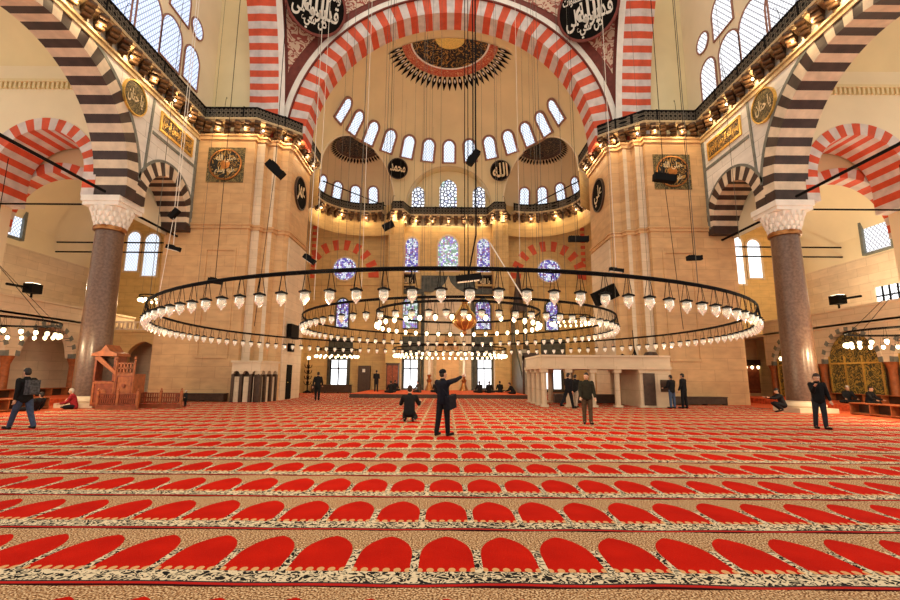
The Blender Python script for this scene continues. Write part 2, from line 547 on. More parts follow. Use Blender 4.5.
def voussoirs(b, mp, cu, ws, ai, ao, d0, d1, n, k=1.0, stilt=0.0, ko=None):
    """alternating wedge blocks; material 0 and 1"""
    inn = arc(cu, ws, ai, k, 2 * n); out = arc(cu, ws, ao, ko or k, 2 * n)
    N = len(inn) - 1
    step = 2
    idx = 0
    for i in range(0, N, step):
        j = min(i + step, N)
        pin = inn[i:j + 1]; pout = out[i:j + 1]
        b.ringprism(pin, pout, d0, d1, mp, idx % 2, closed=False)
        idx += 1
    if stilt > 0:
        hgt = PI * (ai + ao) / 2 / n
        q = max(1, round(stilt / hgt)); h = stilt / q
        for t in range(q):
            z1 = ws - t * h; z0 = z1 - h
            for sg in (-1, 1):
                b.prism([(cu + sg * ai, z0), (cu + sg * ao, z0), (cu + sg * ao, z1), (cu + sg * ai, z1)], d0, d1, mp, (t + 1) % 2)


COLY, ZCAP = 23.2, 10.6
for s in (-1, 1):
    mp = xmap(s, WX)
    TH = 1.7
    # spandrel wall: bottom follows the extrados of the two arches
    big = (17.2, 11.2, 6.05); sml = (25.9, 11.1, 2.75)
    us = [9.0 + 0.1 * i for i in range(int((28.5 - 9.0) / 0.1) + 1)]
    lo = []
    for u in us:
        z = ZCAP
        for c0, z0, r in (big, sml):
            if abs(u - c0) < r: z = max(z, z0 + math.sqrt(r * r - (u - c0) ** 2))
        if u > 28.4: z = max(z, 11.0)
        lo.append((u, z - 0.03))
    hi = [(u, ZM + 0.3) for u in us]
    b = MB(); b.ringprism(lo, hi, 0.0, -TH, mp, 0, closed=False)
    w = struct(b, 'wall_' + SIDE[s], M['marble'], f'marble-faced arcade wall between the columns and the {SIDE[s]} dome pier', 'wall')
    b = MB(); voussoirs(b, mp, 17.2, 11.2, 5.2, 6.05, 0.03, -TH - 0.03, 37, stilt=0.6)
    c1 = (M['cream'], M['dark'])
    struct(b, 'arch', c1, f'large dark and cream striped arch of the {SIDE[s]} arcade', 'arch')
    b = MB(); voussoirs(b, mp, 25.9, 11.1, 2.0, 2.75, 0.04, -TH - 0.04, 19, stilt=0.5)
    struct(b, 'arch', c1, f'narrow dark and cream striped arch between column and {SIDE[s]} pier', 'arch')
    # white front ring of the big arch
    b = MB()
    b.ringprism(arc(17.2, 11.2, 6.05, 1, 60)[2:-2], arc(17.2, 11.2, 6.25, 1, 60)[2:-2], 0.045, 0.0, mp, 0, closed=False)
    b.build('arch_edging', M['greym'], w)
    b = MB()
    b.ringprism(arc(25.9, 11.1, 2.75, 1, 40)[4:-4], arc(25.9, 11.1, 2.9, 1, 40)[4:-4], 0.045, 0.0, mp, 0, closed=False)
    # grey marble bands framing panels
    b.prism([(23.5, 12.6), (23.66, 12.6), (23.85, 17.2), (23.69, 17.2)], 0.0, 0.05, mp)
    b.prism([(28.2, 11.0), (28.45, 11.0), (28.45, 17.2), (28.2, 17.2)], 0.0, 0.05, mp)
    b.prism([(23.9, 14.9), (28.2, 14.9), (28.2, 15.08), (23.9, 15.08)], 0.0, 0.045, mp)
    b.build('grey_band', M['greym'], w)
    b = MB()
    for z0, z1, d in ((ZM - 0.42, ZM - 0.3, 0.10), (ZM - 0.30, ZM - 0.16, 0.06), (ZM - 0.16, ZM - 0.02, 0.16)):
        b.box(*sorted((s * WX, s * (WX - d))), 9, 28.5, z0, z1)
    b.build('cornice_moulding', M['goldpaint'], w)
    # upper window wall (tympanum) and its return
    b = MB()
    b.box(*sorted((s * 16.75, s * 17.2)), 8, 30.0, ZM, 34)
    struct(b, 'wall_%s_upper' % SIDE[s], M['plaster_pale'], f'pale upper window wall above the {SIDE[s]} balcony', 'wall')
    b = MB(); b.box(*sorted((s * 13.0, s * 17.2)), 29.75, 30.1, ZM, 34)
    struct(b, 'wall_%s_return' % SIDE[s], M['plaster'], f'plain ochre return wall between {SIDE[s]} windows and striped arch', 'wall')

    # granite column
    CXX = -17.8 if s < 0 else 17.5
    t = empty('column', (CXX, COLY, 0))
    tag(t, f'tall polished brown granite column standing on the {SIDE[s]} of the hall', 'column')
    b = MB(); b.box(CXX - 0.92, CXX + 0.92, COLY - 0.92, COLY + 0.92, 0.0, 0.22)
    b.lathe([(0.0, 0.22), (0.86, 0.22), (0.90, 0.32), (0.83, 0.44), (0.76, 0.48), (0.74, 0.55)], (CXX, COLY, 0), 40)
    b.build('column_base', M['stone_pale'], t, 40)
    b = MB(); b.lathe([(0.72, 0.5), (0.715, 1.5), (0.69, 4.5), (0.63, 8.7), (0.62, 8.95)], (CXX, COLY, 0), 48)
    b.build('shaft', M['granite'], t, 40)
    b = MB(); b.lathe([(0.66, 8.9), (0.74, 8.92), (0.76, 9.02), (0.72, 9.1), (0.70, 9.15)], (CXX, COLY, 0), 40)
    b.build('collar', M['bronze'], t, 40)
    # muqarnas capital: stacked tiers of little facets
    b = MB()
    tiers = [(0.64, 9.12, 9.35), (0.71, 9.35, 9.6), (0.79, 9.6, 9.85), (0.87, 9.85, 10.1)]
    for ti, (r, z0, z1) in enumerate(tiers):
        b.lathe([(r - 0.06, z0 - 0.02), (r, z0 + 0.12), (r + 0.05, z1)], (CXX, COLY, 0), 32)
        for q in range(16):
            an = 2 * PI * (q + 0.5 * (ti % 2)) / 16
            cx, cy = CXX + (r + 0.02) * math.cos(an), COLY + (r + 0.02) * math.sin(an)
            b.lathe([(0.02, z0 - 0.05), (0.10, z0 + 0.10), (0.12, z1 - 0.03), (0.0, z1)], (cx, cy, 0), 6)
    b.build('capital', M['whitem'], t, 40)
    b = MB(); b.box(CXX - .92, CXX + .92, COLY - .92, COLY + .92, 10.1, 10.3)
    b.box(CXX - .98, CXX + .98, COLY - .98, COLY + .98, 10.3, ZCAP)
    b.build('abacus', M['whitem'], t)


# ------------------------------------------------------------------ balconies with corbels
def balcony(label, W, Rl, ncorb, lamps=(), zs=0.0):
    """W wall path, Rl railing path (same length, plan points)"""
    ZM_, ZRB_, ZRT_ = ZM + zs, ZRB + zs, ZRT + zs
    root = empty('balcony', (W[0][0], W[0][1], ZM_)); tag(root, label, 'balcony', None, 'structure')
    W = [V((x, y, 0)) for x, y in W]; Rl = [V((x, y, 0)) for x, y in Rl]

    def strip(b, A, B, z0, z1):
        n = len(A)
        vs = [p + V((0, 0, z)) for z in (z0, z1) for P_ in (A, B) for p in P_]
        fs = []
        for i in range(n - 1):
            fs += [(i, i + 1, n + i + 1, n + i), (2 * n + i, 3 * n + i, 3 * n + i + 1, 2 * n + i + 1), (i, 2 * n + i, 2 * n + i + 1, i + 1), (n + i, n + i + 1, 3 * n + i + 1, 3 * n + i)]
        fs += [(0, n, 3 * n, 2 * n), (n - 1, 3 * n - 1, 4 * n - 1, 2 * n - 1)]
        b.add(vs, fs)
    lerp = lambda t: [a.lerp(c, t) for a, c in zip(W, Rl)]
    b = MB(); strip(b, lerp(-0.3), lerp(1.06), ZRB_ - 0.16, ZRB_); strip(b, lerp(0), lerp(0.94), ZRB_ - 0.26, ZRB_ - 0.16)
    b.build('balcony_floor', M['goldpaint'], root)
    b = MB(); strip(b, lerp(0.93), lerp(1.0), ZRB_, ZRT_ - 0.06)
    b.build('railing_panel', M['railing'], root)
    b = MB(); strip(b, lerp(0.90), lerp(1.05), ZRT_ - 0.06, ZRT_ + 0.03)
    # lengths
    L = [0.0]
    for i in range(len(W) - 1): L.append(L[-1] + (lerp(.5)[i + 1] - lerp(.5)[i]).length)

    def at(t):
        d = t * L[-1]
        for i in range(len(W) - 1):
            if d <= L[i + 1] + 1e-6:
                q = (d - L[i]) / max(1e-6, L[i + 1] - L[i]); return W[i].lerp(W[i + 1], q), Rl[i].lerp(Rl[i + 1], q)
        return W[-1], Rl[-1]
    npost = max(2, int(L[-1] / 2.2))
    for i in range(npost + 1):
        a, c = at(i / npost); q = a.lerp(c, 0.96)
        b.box(q.x - 0.05, q.x + 0.05, q.y - 0.05, q.y + 0.05, ZRB_, ZRT_ + 0.08)
    b.build('handrail', M['iron'], root)
    # thin curled hooks above the rail
    b = MB()
    for i in range(1, npost + 1, 2):
        a, c = at((i - 0.5) / npost); q = a.lerp(c, 0.96); dr = (c - a).normalized()
        b.tube([q + V((0, 0, ZRT_)) + dr * (0.35 * (1 - math.cos(t))) + V((0, 0, 0.55 * math.sin(t))) for t in (0, .5, 1, 1.5, 2, 2.5)], 0.014, 5)
    b.build('lamp_hook', M['iron'], root)
    proto = None
    for i in range(ncorb):
        a, c = at((i + 0.5) / ncorb); dr = (c - a); ln = dr.length; dr.normalize(); sd = V((-dr.y, dr.x, 0))
        if proto is None:
            b = MB()
            # lobed console: stack of shrinking steps with side volutes, local x = outward
            for x0, x1, z0, z1, w in ((0, 1.0, -0.20, 0.0, 0.36), (0, 0.80, -0.40, -0.20, 0.32), (0, 0.52, -0.58, -0.40, 0.28), (0, 0.26, -0.74, -0.58, 0.22)):
                b.box(x0 * 0.62, x1 * 0.62, -w / 2, w / 2, z0, z1)
            for x, z, r in ((0.56, -0.14, 0.13), (0.42, -0.34, 0.12), (0.26, -0.52, 0.11)):
                b.tube([(x, -0.19, z), (x, 0.19, z)], r, 10)
            proto = b.build('corbel', M['corbel'], root, 40, local=True)
            cb = proto
        else:
            cb = copy_obj(proto, root)
        cb.location = a + V((0, 0, ZRB_ - 0.16)) - root.location
        cb.rotation_euler = (0, 0, math.atan2(dr.y, dr.x)); cb.scale = (ln / 0.62, 1, 1)
    lp = None
    for t in lamps:
        a, c = at(t); q = a.lerp(c, 0.55) + V((0, 0, ZM_ + 0.28))
        if lp is None:
            b = MB(); b.lathe([(0, -0.07), (0.05, -0.05), (0.075, 0.0), (0.05, 0.05), (0.03, 0.09), (0, 0.10)], n=10)
            lp = b.build('uplight_bulb', M['bulb'], root, 60, local=True); o = lp
        else: o = copy_obj(lp, root)
        o.location = q - root.location
        ld = bpy.data.lights.new('uplight', 'POINT'); ld.energy = 30; ld.color = (1.0, 0.72, 0.38); ld.shadow_soft_size = 0.08
        lo_ = bpy.data.objects.new('uplight', ld); COL.objects.link(lo_); lo_.location = a.lerp(c, 0.75) + V((0, 0, ZM_ + 0.1))
    return root


for s in (-1, 1):
    S = SIDE[s]
    f = lambda pts: [(s * x, y) for x, y in pts]
    balcony(f'long black-railed balcony running along the {S} side wall', f([(16.7, 10), (16.7, 28.5)]), f([(16.05, 10), (16.05, 27.75)]), 23, (0.42, 0.50, 0.62, 0.72, 0.83, 0.92) if s < 0 else (0.40, 0.47, 0.54, 0.7, 0.83, 0.92))
    balcony(f'balcony stepping round the top of the {S} dome pier',
            f([(16.7, 28.5), (12.95, 28.5), (12.4, 29.1), (11.6, 29.6), (10.9, 30.0), (10.9, 34.0)]),
            f([(16.05, 27.75), (12.65, 27.75), (11.9, 28.4), (11.1, 28.95), (10.3, 29.7), (10.25, 34.2)]), 16, (0.1, 0.27, 0.38, 0.52, 0.62, 0.8, 0.95))
    C2 = (7.7, 38.3); R2 = 4.6
    an = [math.radians(a) for a in range(196, 60, -8)]          # azimuth measured so that 180 deg is outward
    Wp = [(C2[0] - R2 * math.cos(a), C2[1] + R2 * math.sin(a)) for a in an]
    Rp = [(C2[0] - (R2 - 0.75) * math.cos(a), C2[1] + (R2 - 0.75) * math.sin(a)) for a in an]
    balcony(f'curved balcony under the {S} half dome of the qibla wall', f(Wp), f(Rp), 13, (0.3, 0.55, 0.8), -1.0)
    balcony(f'short balcony on the pilaster between {S} half dome and centre', f([(6.2, 43.1), (5.6, 42.2), (4.5, 42.2), (4.2, 43.7)]), f([(5.6, 42.6), (5.3, 41.5), (4.3, 41.5), (3.8, 43.0)]), 5, (0.35, 0.7), -1.0)
balcony('straight balcony below the three centre windows', [(-4.2, 43.7), (4.2, 43.7)], [(-3.8, 43.0), (3.8, 43.0)], 11, (0.1, 0.3, 0.5, 0.7, 0.9), -1.0)

# ------------------------------------------------------------------ main arch, semi-dome, exedrae, qibla wall
AY, AZ = 29.8, 17.7
mp = ymap(AY)
b = MB(); voussoirs(b, mp, 0, AZ, 10.15, 11.4, 0.0, -1.7, 59, stilt=0.0)
struct(b, 'arch', (M['red'], M['white']), 'great red and white striped arch in front of the semi-dome', 'arch')
b = MB(); b.ringprism(arc(0, AZ, 11.4, 1, 80), arc(0, AZ, 11.95, 1, 80), 0.12, -0.3, mp, 0, closed=False)
tr = struct(b, 'trim_1', M['whitem'], 'white band edging the great red and white arch', 'trim')
b = MB(); b.ringprism(arc(0, AZ, 11.38, 1, 80), arc(0, AZ, 11.47, 1, 80), 0.15, 0.0, mp, 0, closed=False)
b.ringprism(arc(0, AZ, 11.90, 1, 80), arc(0, AZ, 12.0, 1, 80), 0.15, 0.0, mp, 0, closed=False)
b.build('dark_edge', M['maroon'], tr)

SCY, SCZ, SR = 33.0, 17.9, 10.5
def bm_from(mb):
    bm = bmesh.new()
    vs = [bm.verts.new(p) for p in mb.v]
    for fc in mb.f:
        try: bm.faces.new([vs[i] for i in fc])
        except ValueError: pass
    return bm
b = MB()
prof = [(SR * math.cos(e), SR * math.sin(e)) for e in [math.radians(2.5 * i) for i in range(37)]]
prof[-1] = (0.02, SR)
b.lathe(prof, (0, SCY, SCZ), 72, 0, 0, PI)
bm = bm_from(b)
def cut(bm, co, no):
    g = bm.verts[:] + bm.edges[:] + bm.faces[:]
    bmesh.ops.bisect_plane(bm, geom=g, plane_co=co, plane_no=no, clear_outer=True, dist=1e-5)
EXD = {}; ER = 4.55
for s in (-1, 1):
    rel = V((s * 7.7, 38.3 - SCY, 0)); d = rel.length; ax = rel.normalized()
    pd = (d * d + SR * SR - ER * ER) / (2 * d); rim = math.sqrt(SR * SR - pd * pd)
    EXD[s] = (ax, d, pd, rim)
    cut(bm, V((0, SCY, SCZ)) + ax * pd, ax)
RC = 4.15
cut(bm, V((0, SCY + math.sqrt(SR * SR - RC * RC), SCZ)), V((0, 1, 0)))
me = bpy.data.meshes.new('semi_dome'); bm.to_mesh(me); bm.free()
me.polygons.foreach_set('use_smooth', [True] * len(me.polygons)); me.materials.append(M['plaster'])
sd = bpy.data.objects.new('semi_dome', me); COL.objects.link(sd)
tag(sd, 'large ochre semi-dome with a row of arched windows', 'dome', None, 'structure')
b = MB()   # barrel strip between arch and semi-dome
n = 60
vs = [(SR * math.cos(PI * i / n), y, SCZ + SR * math.sin(PI * i / n)) for y in (AY + 1.2, SCY) for i in range(n + 1)]
b.add(vs, [(i, i + 1, n + 2 + i, n + 1 + i) for i in range(n)])
b.build('vault_strip', M['plaster'], sd, 60)
# vertical drum of the semi-dome down to the balcony
for s in (-1, 1):
    b = MB()
    b.lathe([(SR, SCZ), (SR, ZM - 0.2)], (0, SCY, 0), 40, 0, PI / 2 - s * 0 if s < 0 else 0, PI if s < 0 else PI / 2)
    # keep only the pilaster stretch of the drum next to the centre recess
b = MB()
for s in (-1, 1):
    pts = []
    for a in (22.5, 25, 28, 30.5):
        pts.append((s * SR * math.sin(math.radians(a)), SCY + SR * math.cos(math.radians(a))))
    vs = [(x, y, z) for z in (ZM - 1.2, SCZ + 0.4) for x, y in pts]
    b.add(vs, [(i, i + 1, 5 + i, 4 + i) for i in range(3)])
b.build('drum_strip', M['plaster'], sd)
# painted medallion on the crown of the semi-dome
def dome_pt(r_arc, az, lift): # arc angle from apex
    th = r_arc / SR; R_ = SR - lift
    return V((R_ * math.sin(th) * math.sin(az), SCY + R_ * math.sin(th) * math.cos(az), SCZ + R_ * math.cos(th)))
def medal(r0, r1, lift, mat, name, n=60):
    b = MB(); q = 5
    vs = [dome_pt(r0 + (r1 - r0) * j / q, -PI / 2 + PI * i / n, lift) for j in range(q + 1) for i in range(n + 1)]
    b.add(vs, [(j * (n + 1) + i, j * (n + 1) + i + 1, (j + 1) * (n + 1) + i + 1, (j + 1) * (n + 1) + i) for j in range(q) for i in range(n)])
    return b.build(name, mat, sd, 60)
medal(0.0, 1.2, 0.05, M['gold'], 'painted_gold_boss')
medal(1.2, 3.1, 0.05, M['goldswirl'], 'painted_script_disc')
medal(3.1, 3.24, 0.06, M['whitem'], 'painted_white_ring')
medal(3.24, 3.95, 0.05, M['redorn'], 'painted_red_ring')
b = MB(); c = MB(); NS = 29
for i in range(NS):
    a0 = -PI / 2 + PI * (i + 0.5) / NS; w = PI / NS * 0.40
    for bb, r0, r1, ww, lf in ((b, 3.97, 5.3, w, 0.05), (c, 4.2, 4.6, w * 0.42, 0.07)):
        mid = r0 + (r1 - r0) * 0.45
        bb.add([dome_pt(r0, a0 - ww * .5, lf), dome_pt(r0, a0 + ww * .5, lf), dome_pt(mid, a0 + ww, lf), dome_pt(r1, a0, lf), dome_pt(mid, a0 - ww, lf)], [(0, 1, 2, 3, 4)])
b.build('painted_leaf_fringe', M['blackp'], sd)
c.build('painted_leaf_dot', M['whitem'], sd)

# exedrae
C1 = V((0, SCY, SCZ))
for s in (-1, 1):
    ax, d, pd, rim = EXD[s]; c2 = C1 + ax * d
    th_max = PI - math.acos(max(-1, min(1, (d - pd) / ER)))
    up = V((0, 0, 1)); sd2 = ax.cross(up).normalized()
    b = MB(); NT_, NP = 22, 40
    vs = []
    for i in range(NT_ + 1):
        th = th_max * i / NT_
        for j in range(NP + 1):
            ph = PI * j / NP
            vs.append(c2 + ER * (ax * math.cos(th) + (sd2 * math.cos(ph) + up * math.sin(ph)) * math.sin(th)))
    b.add(vs, [(i * (NP + 1) + j, i * (NP + 1) + j + 1, (i + 1) * (NP + 1) + j + 1, (i + 1) * (NP + 1) + j) for i in range(NT_) for j in range(NP)])
    # drum below the half dome
    am = th_max
    vs2 = []
    m2 = 44
    for z in (SCZ, 14.9):
        for i in range(m2 + 1):
            a = -am + 2 * am * i / m2
            vs2.append(V((c2.x, c2.y, z)) + ER * (ax * math.cos(a) + sd2 * math.sin(a)))
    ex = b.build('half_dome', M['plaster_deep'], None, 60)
    b = MB(); b.add(vs2, [(i, i + 1, m2 + 2 + i, m2 + 1 + i) for i in range(m2)]); b.build('curved_drum_wall', M['qstone'], ex, 60)
    tag(ex, f'smaller half dome opening from the {SIDE[s]} of the semi-dome', 'dome', None, 'structure')
    # rim moulding
    b = MB()
    pts = [C1 + ax * (pd - 0.02) + (sd2 * math.cos(PI * i / 40) + up * math.sin(PI * i / 40)) * (rim - 0.02) for i in range(41)]
    b.tube(pts, 0.07, 6)
    b.build('rim_moulding', M['plaster_pale'], ex, 60)
    # painted medallion near its crown, leaning towards the hall
    b = MB(); e = MB(); g = MB()
    cdir = (up * 1.0 + ax * 0.12).normalized()
    e1 = cdir.cross(sd2).normalized(); e2 = cdir.cross(e1).normalized()
    def ept(r, a, lf): return c2 + (cdir * math.cos(r) + (e1 * math.cos(a) + e2 * math.sin(a)) * math.sin(r)) * (ER - lf)
    def inside(p): return (p - C1).dot(ax) > pd - 0.15 and p.z > SCZ
    NA = 48
    for (bb, r0, r1) in ((b, 0.0, 0.40), (e, 0.40, 0.47)):
        for i in range(NA):
            a0_, a1_ = 2 * PI * i / NA, 2 * PI * (i + 1) / NA
            q = [ept(r0 + 1e-3, a0_, .05), ept(r0 + 1e-3, a1_, .05), ept(r1, a1_, .05), ept(r1, a0_, .05)]
            if all(inside(p) for p in q): bb.add(q, [(0, 1, 2, 3)])
    for i in range(NA):
        a = 2 * PI * (i + 0.5) / NA; w = PI / NA * 0.75
        q = [ept(0.475, a - w * .6, .05), ept(0.475, a + w * .6, .05), ept(0.53, a + w, .05), ept(0.60, a, .05), ept(0.53, a - w, .05)]
        if all(inside(p) for p in q): g.add(q, [(0, 1, 2, 3, 4)])
    b.build('painted_script_disc', M['darkscript'], ex); e.build('painted_dark_ring', M['woodd'], ex); g.build('painted_leaf_fringe', M['blackp'], ex)

# qibla wall
QY = 43.8
b = MB(); b.box(-14.0, 14.0, QY, QY + 0.6, 0, SCZ + 5.5)
qw = struct(b, 'wall_qibla', M['qstone'], 'golden limestone wall with the prayer niche and stained windows', 'wall')
b = MB()
for s in (-1, 1): b.box(*sorted((s * 4.3, s * 5.7)), 42.3, QY, 0, ZM - 0.5)
b.build('pilaster', M['qstone'], qw)
b = MB(); yb = SCY + math.sqrt(SR * SR - RC * RC)   # barrel of the centre recess
pts = arc(0, SCZ, RC, 1, 40); n = len(pts)
b.add([(u, y, w) for y in (yb, QY) for u, w in pts], [(i, i + 1, n + i + 1, n + i) for i in range(n - 1)])
b.build('recess_vault', M['plaster'], qw, 60)
b = MB(); b.ringprism(arc(0, SCZ, RC - 0.02, 1, 40), arc(0, SCZ, RC + 0.16, 1, 40), 0.03, -0.05, ymap(yb), 0, closed=False)
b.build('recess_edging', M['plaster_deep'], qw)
b = MB()
b.add([(u, QY - 0.01, w) for u, w in [(-RC, ZM - 1.2)] + [(RC, ZM - 1.2)] + arc(0, SCZ, RC, 1, 40)], [tuple(range(43))])
b.build('recess_plaster', M['plaster'], qw)
b = MB(); b.box(-14.0, 14.0, QY - 0.10, QY, 10.2, 10.4); b.build('string_course', M['qstone'], qw)
# side stretches connecting pier backs and qibla wall
for s in (-1, 1):
    b = MB(); b.box(*sorted((s * 13.4, s * 14.0)), 34.0, QY, 0, SCZ + 0.3)
    struct(b, 'wall_%s_flank' % SIDE[s], M['qstone'], f'short flank wall behind the {SIDE[s]} pier', 'wall')
    # red and white blind arch around the round window
    cxp = 341.5 if s < 0 else 556
    c0 = on_y(cxp, 275, QY); sp_ = -10.5 if s < 0 else 9.8
    b = MB(); voussoirs(b, ymap(QY), sp_, 11.0, 2.75, 3.75, 0.08, 0.0, 19)
    struct(b, 'arch', (M['red'], M['qstone']), f'red blind arch round the {SIDE[s]} rose window', 'arch')
    b = MB()
    m3 = ymap(QY - 0.02)
    for t in range(9):   # half of a striped arch cut by the pier
        z = 10.9 + t * 0.62
        b.prism([(s * 13.0, z), (s * 13.9, z), (s * 13.9, z + 0.31), (s * 13.0, z + 0.31)], 0.0, 0.08, m3)
    struct(b, 'trim_2' if s < 0 else 'trim_3', M['red'], f'red stone courses beside the {SIDE[s]} pier on the qibla wall', 'trim')

# pendentives
for s in (-1, 1):
    def pend(t, z, lf=0.0):
        dz = z - 17.7
        R_ = 12.0
        mx = math.sqrt(max(0.0, R_ * R_ - dz * dz))                   # arch edge at this height
        A_ = V((s * 11.95, AY - 0.1 - (24 - math.sqrt(max(0, 576 - dz * dz))), z))
        B_ = V((s * mx, AY - 0.1, z))
        p = A_.lerp(B_, t)
        L_ = (B_ - A_).length
        p += V((s * 0.6, 0.8, 0)).normalized() * (0.12 * L_ * 4 * t * (1 - t)) - V((s * .6, .8, 0)) * lf
        return p
    def patch(t0, t1, z0, z1, lf, dmin=0.0):
        b = MB(); NZ, NTT = 24, 10
        vs = []
        for i in range(NZ + 1):
            z = z0 + (z1 - z0) * i / NZ
            L_ = max(1e-3, (pend(0, z) - pend(1, z)).length)
            ta, tb = min(0.5, dmin / L_), max(0.5, 1 - dmin / L_)
            for j in range(NTT + 1): vs.append(pend(ta + (tb - ta) * j / NTT, z, lf))
        b.add(vs, [(i * (NTT + 1) + j, i * (NTT + 1) + j + 1, (i + 1) * (NTT + 1) + j + 1, (i + 1) * (NTT + 1) + j) for i in range(NZ) for j in range(NTT)])
        return b
    o = patch(0, 1, 17.7, 29.2, 0.0).build('pendentive', M['maroon'], None, 60)
    tag(o, f'triangular pendentive with arabesques beside the great arch on the {SIDE[s]}', 'pendentive', None, 'structure')
    patch(0, 1, 20.5, 29.2, 0.05, 0.62).build('arabesque_field', M['pend'], o, 60)
    # white strip along the side arch edge
    b = MB()
    vs = []
    zs = [17.7 + 11.5 * i / 20 for i in range(21)]
    for z in zs:
        p = pend(0, z); vs += [p + V((s * 0.05, -0.10, 0)), p + V((-s * 0.42, -0.16, 0))]
    b.add(vs, [(2 * i, 2 * i + 1, 2 * i + 3, 2 * i + 2) for i in range(20)])
    b.build('white_strip', M['whitem'], o)
    # red and white side arch (its rising flank)
    b = MB(); NB = 30; Z0, Z1 = 17.7, 31.0
    def yv(z): return AY - 0.15 - (24 - math.sqrt(576 - (z - 17.7) ** 2))
    for i in range(NB):
        z0_, z1_ = Z0 + (Z1 - Z0) * i / NB, Z0 + (Z1 - Z0) * (i + 1) / NB
        ring = [(11.98, 0.3), (11.98, -0.05), (12.9, -0.35), (13.0, -0.35), (14.0, -0.05), (14.0, 2.0)]
        dz = 0.0
        vs = [V((s * x, yv(z) + dy, z - (0.22 if dy < -0.1 else 0))) for z in (z0_, z1_) for x, dy in ring]
        k = len(ring)
        b.add(vs, [(a, a + 1, k + a + 1, k + a) for a in range(k - 1)], i % 2)
    struct(b, 'arch', (M['red'], M['white']), f'red and white striped flank of the {SIDE[s]} side arch above the pier', 'arch')

# ------------------------------------------------------------------ windows
WN = [0]
def window(mpf, outline, border, pane_mat, label, frame_mat=None, fr=0.14, depth=0.10, uvo=(0, 0), bars=None):
    WN[0] += 1
    o0 = mpf(sum(p[0] for p in outline) / len(outline), min(p[1] for p in outline), 0)
    root = empty('window_%d' % WN[0], o0); tag(root, label, 'window', None, 'structure')
    b = MB(); b.prism(outline, 0.0, depth * 0.35, mpf, 0, uvo); b.build('pane', pane_mat, root)
    b = MB(); b.ringprism(outline, border, 0.0, depth, mpf); b.build('window_surround', frame_mat or M['maroonf'], root)
    if bars:
        b = MB()
        for q in bars: b.prism(q, depth * 0.3, depth * 0.8, mpf)
        b.build('glazing_bars', M['iron'], root)
    return root
M['maroonf'] = plain('brown_red_surround', (0.30, 0.15, 0.11), 0.7, var=0.2)
def arched_win(mpf, cu, w0, h, a, pane, label, k=1.0, fr=0.14, fm=None, bars=None, depth=0.1):
    ws = w0 + h - a * math.sqrt(2 * k - 1)
    return window(mpf, arch_poly(cu, w0, ws, a, k), arch_poly(cu, w0 - fr * 0.7, ws, a + fr, k), pane, label, fm, fr, depth, (cu, w0), bars)

# semi-dome row
for i in range(13):
    az = math.radians((i - 6) * 13.0); el = math.radians(30.5)
    nrm = V((math.sin(az) * math.cos(el), math.cos(az) * math.cos(el), math.sin(el)))
    P = C1 + nrm * (SR - 0.12)
    right = V((math.cos(az), -math.sin(az), 0)); up = V((0, 0, 1)) - nrm * nrm.z
    m4 = fmap(P, right, up, -nrm)
    arched_win(m4, 0, -0.95, 1.95, 0.50, M['pane'], f'{ORD[i]} arched window from the left in the semi-dome row', fr=0.20)
# exedra windows
for s in (-1, 1):
    ax, d, pd, rim = EXD[s]; c2 = C1 + ax * d
    base = math.atan2(ax.x, ax.y)
    for j, da in enumerate((60, 37, 13, -11)):
        a = base - s * math.radians(da) * -1 if False else base - s * math.radians(da)
        nrm = V((math.sin(a), math.cos(a), 0)) * math.cos(.22) + V((0, 0, math.sin(.22)))
        P = V((c2.x, c2.y, SCZ)) + nrm * (ER - 0.10)
        m4 = fmap(P, V((math.cos(a), -math.sin(a), 0)), V((0, 0, 1)) - nrm * nrm.z, -nrm)
        n_ = ('nearest the pier', 'second from the pier', 'third from the pier', 'farthest from the pier')[3 - j]
        arched_win(m4, 0, -1.0, 1.85, 0.42, M['pane'], f'arched window {n_} in the {SIDE[s]} half dome', fr=0.16)
# centre recess
for x, y0, y1, a, lab in ((448, 209, 180, 0.85, 'tall middle stained window of the centre recess above the balcony'), (418, 210, 187, 0.62, 'left stained window of the centre recess above the balcony'), (479, 210, 187, 0.62, 'right stained window of the centre recess above the balcony')):
    p0, p1 = on_y(x, y0, QY - 0.02), on_y(x, y1, QY - 0.02)
    arched_win(ymap(QY - 0.02), p0.x, p0.z, p1.z - p0.z, a, M['stain_white'], lab, 1.15, 0.06, M['plaster'])
# stained windows of the qibla wall
for x, y0, y1, a, mt, lab in ((448, 271, 236, 0.98, 'stain_green', 'largest green stained window above the prayer niche'), (411.5, 272, 238, 0.62, 'stain_blue', 'blue stained window left of the green one above the niche'), (483.5, 272, 239, 0.62, 'stain_blue', 'blue stained window right of the green one above the niche')):
    p0, p1 = on_y(x, y0, QY), on_y(x, y1, QY)
    arched_win(ymap(QY), p0.x, p0.z, p1.z - p0.z, a, M[mt], lab, 1.15, 0.16, M['stone_pale'])
for x, y, s in ((345, 269, -1), (549, 271, 1)):
    p = on_y(x, y, QY)
    window(ymap(QY), circ(p.x, p.z, 1.10), circ(p.x, p.z, 1.24), M['stain_blue'], f'round stained rose window inside the {SIDE[s]} red blind arch', M['stone_pale'], uvo=(p.x, p.z))
for x, y0, y1, a, mt, lab in ((342, 327, 299, 0.55, 'stain_blue', 'narrow stained window below the left rose window'), (552, 330, 302, 0.55, 'stain_blue', 'narrow stained window below the right rose window'),
                              (410, 328, 297, 0.68, 'stain_green', 'stained window in the dark frame left of the niche'), (483, 329, 300, 0.68, 'stain_blue', 'stained window in the dark frame right of the niche')):
    p0, p1 = on_y(x, y0, QY), on_y(x, y1, QY)
    arched_win(ymap(QY), p0.x, p0.z, p1.z - p0.z, a, M[mt], lab, 1.1, 0.14, M['greenm'])
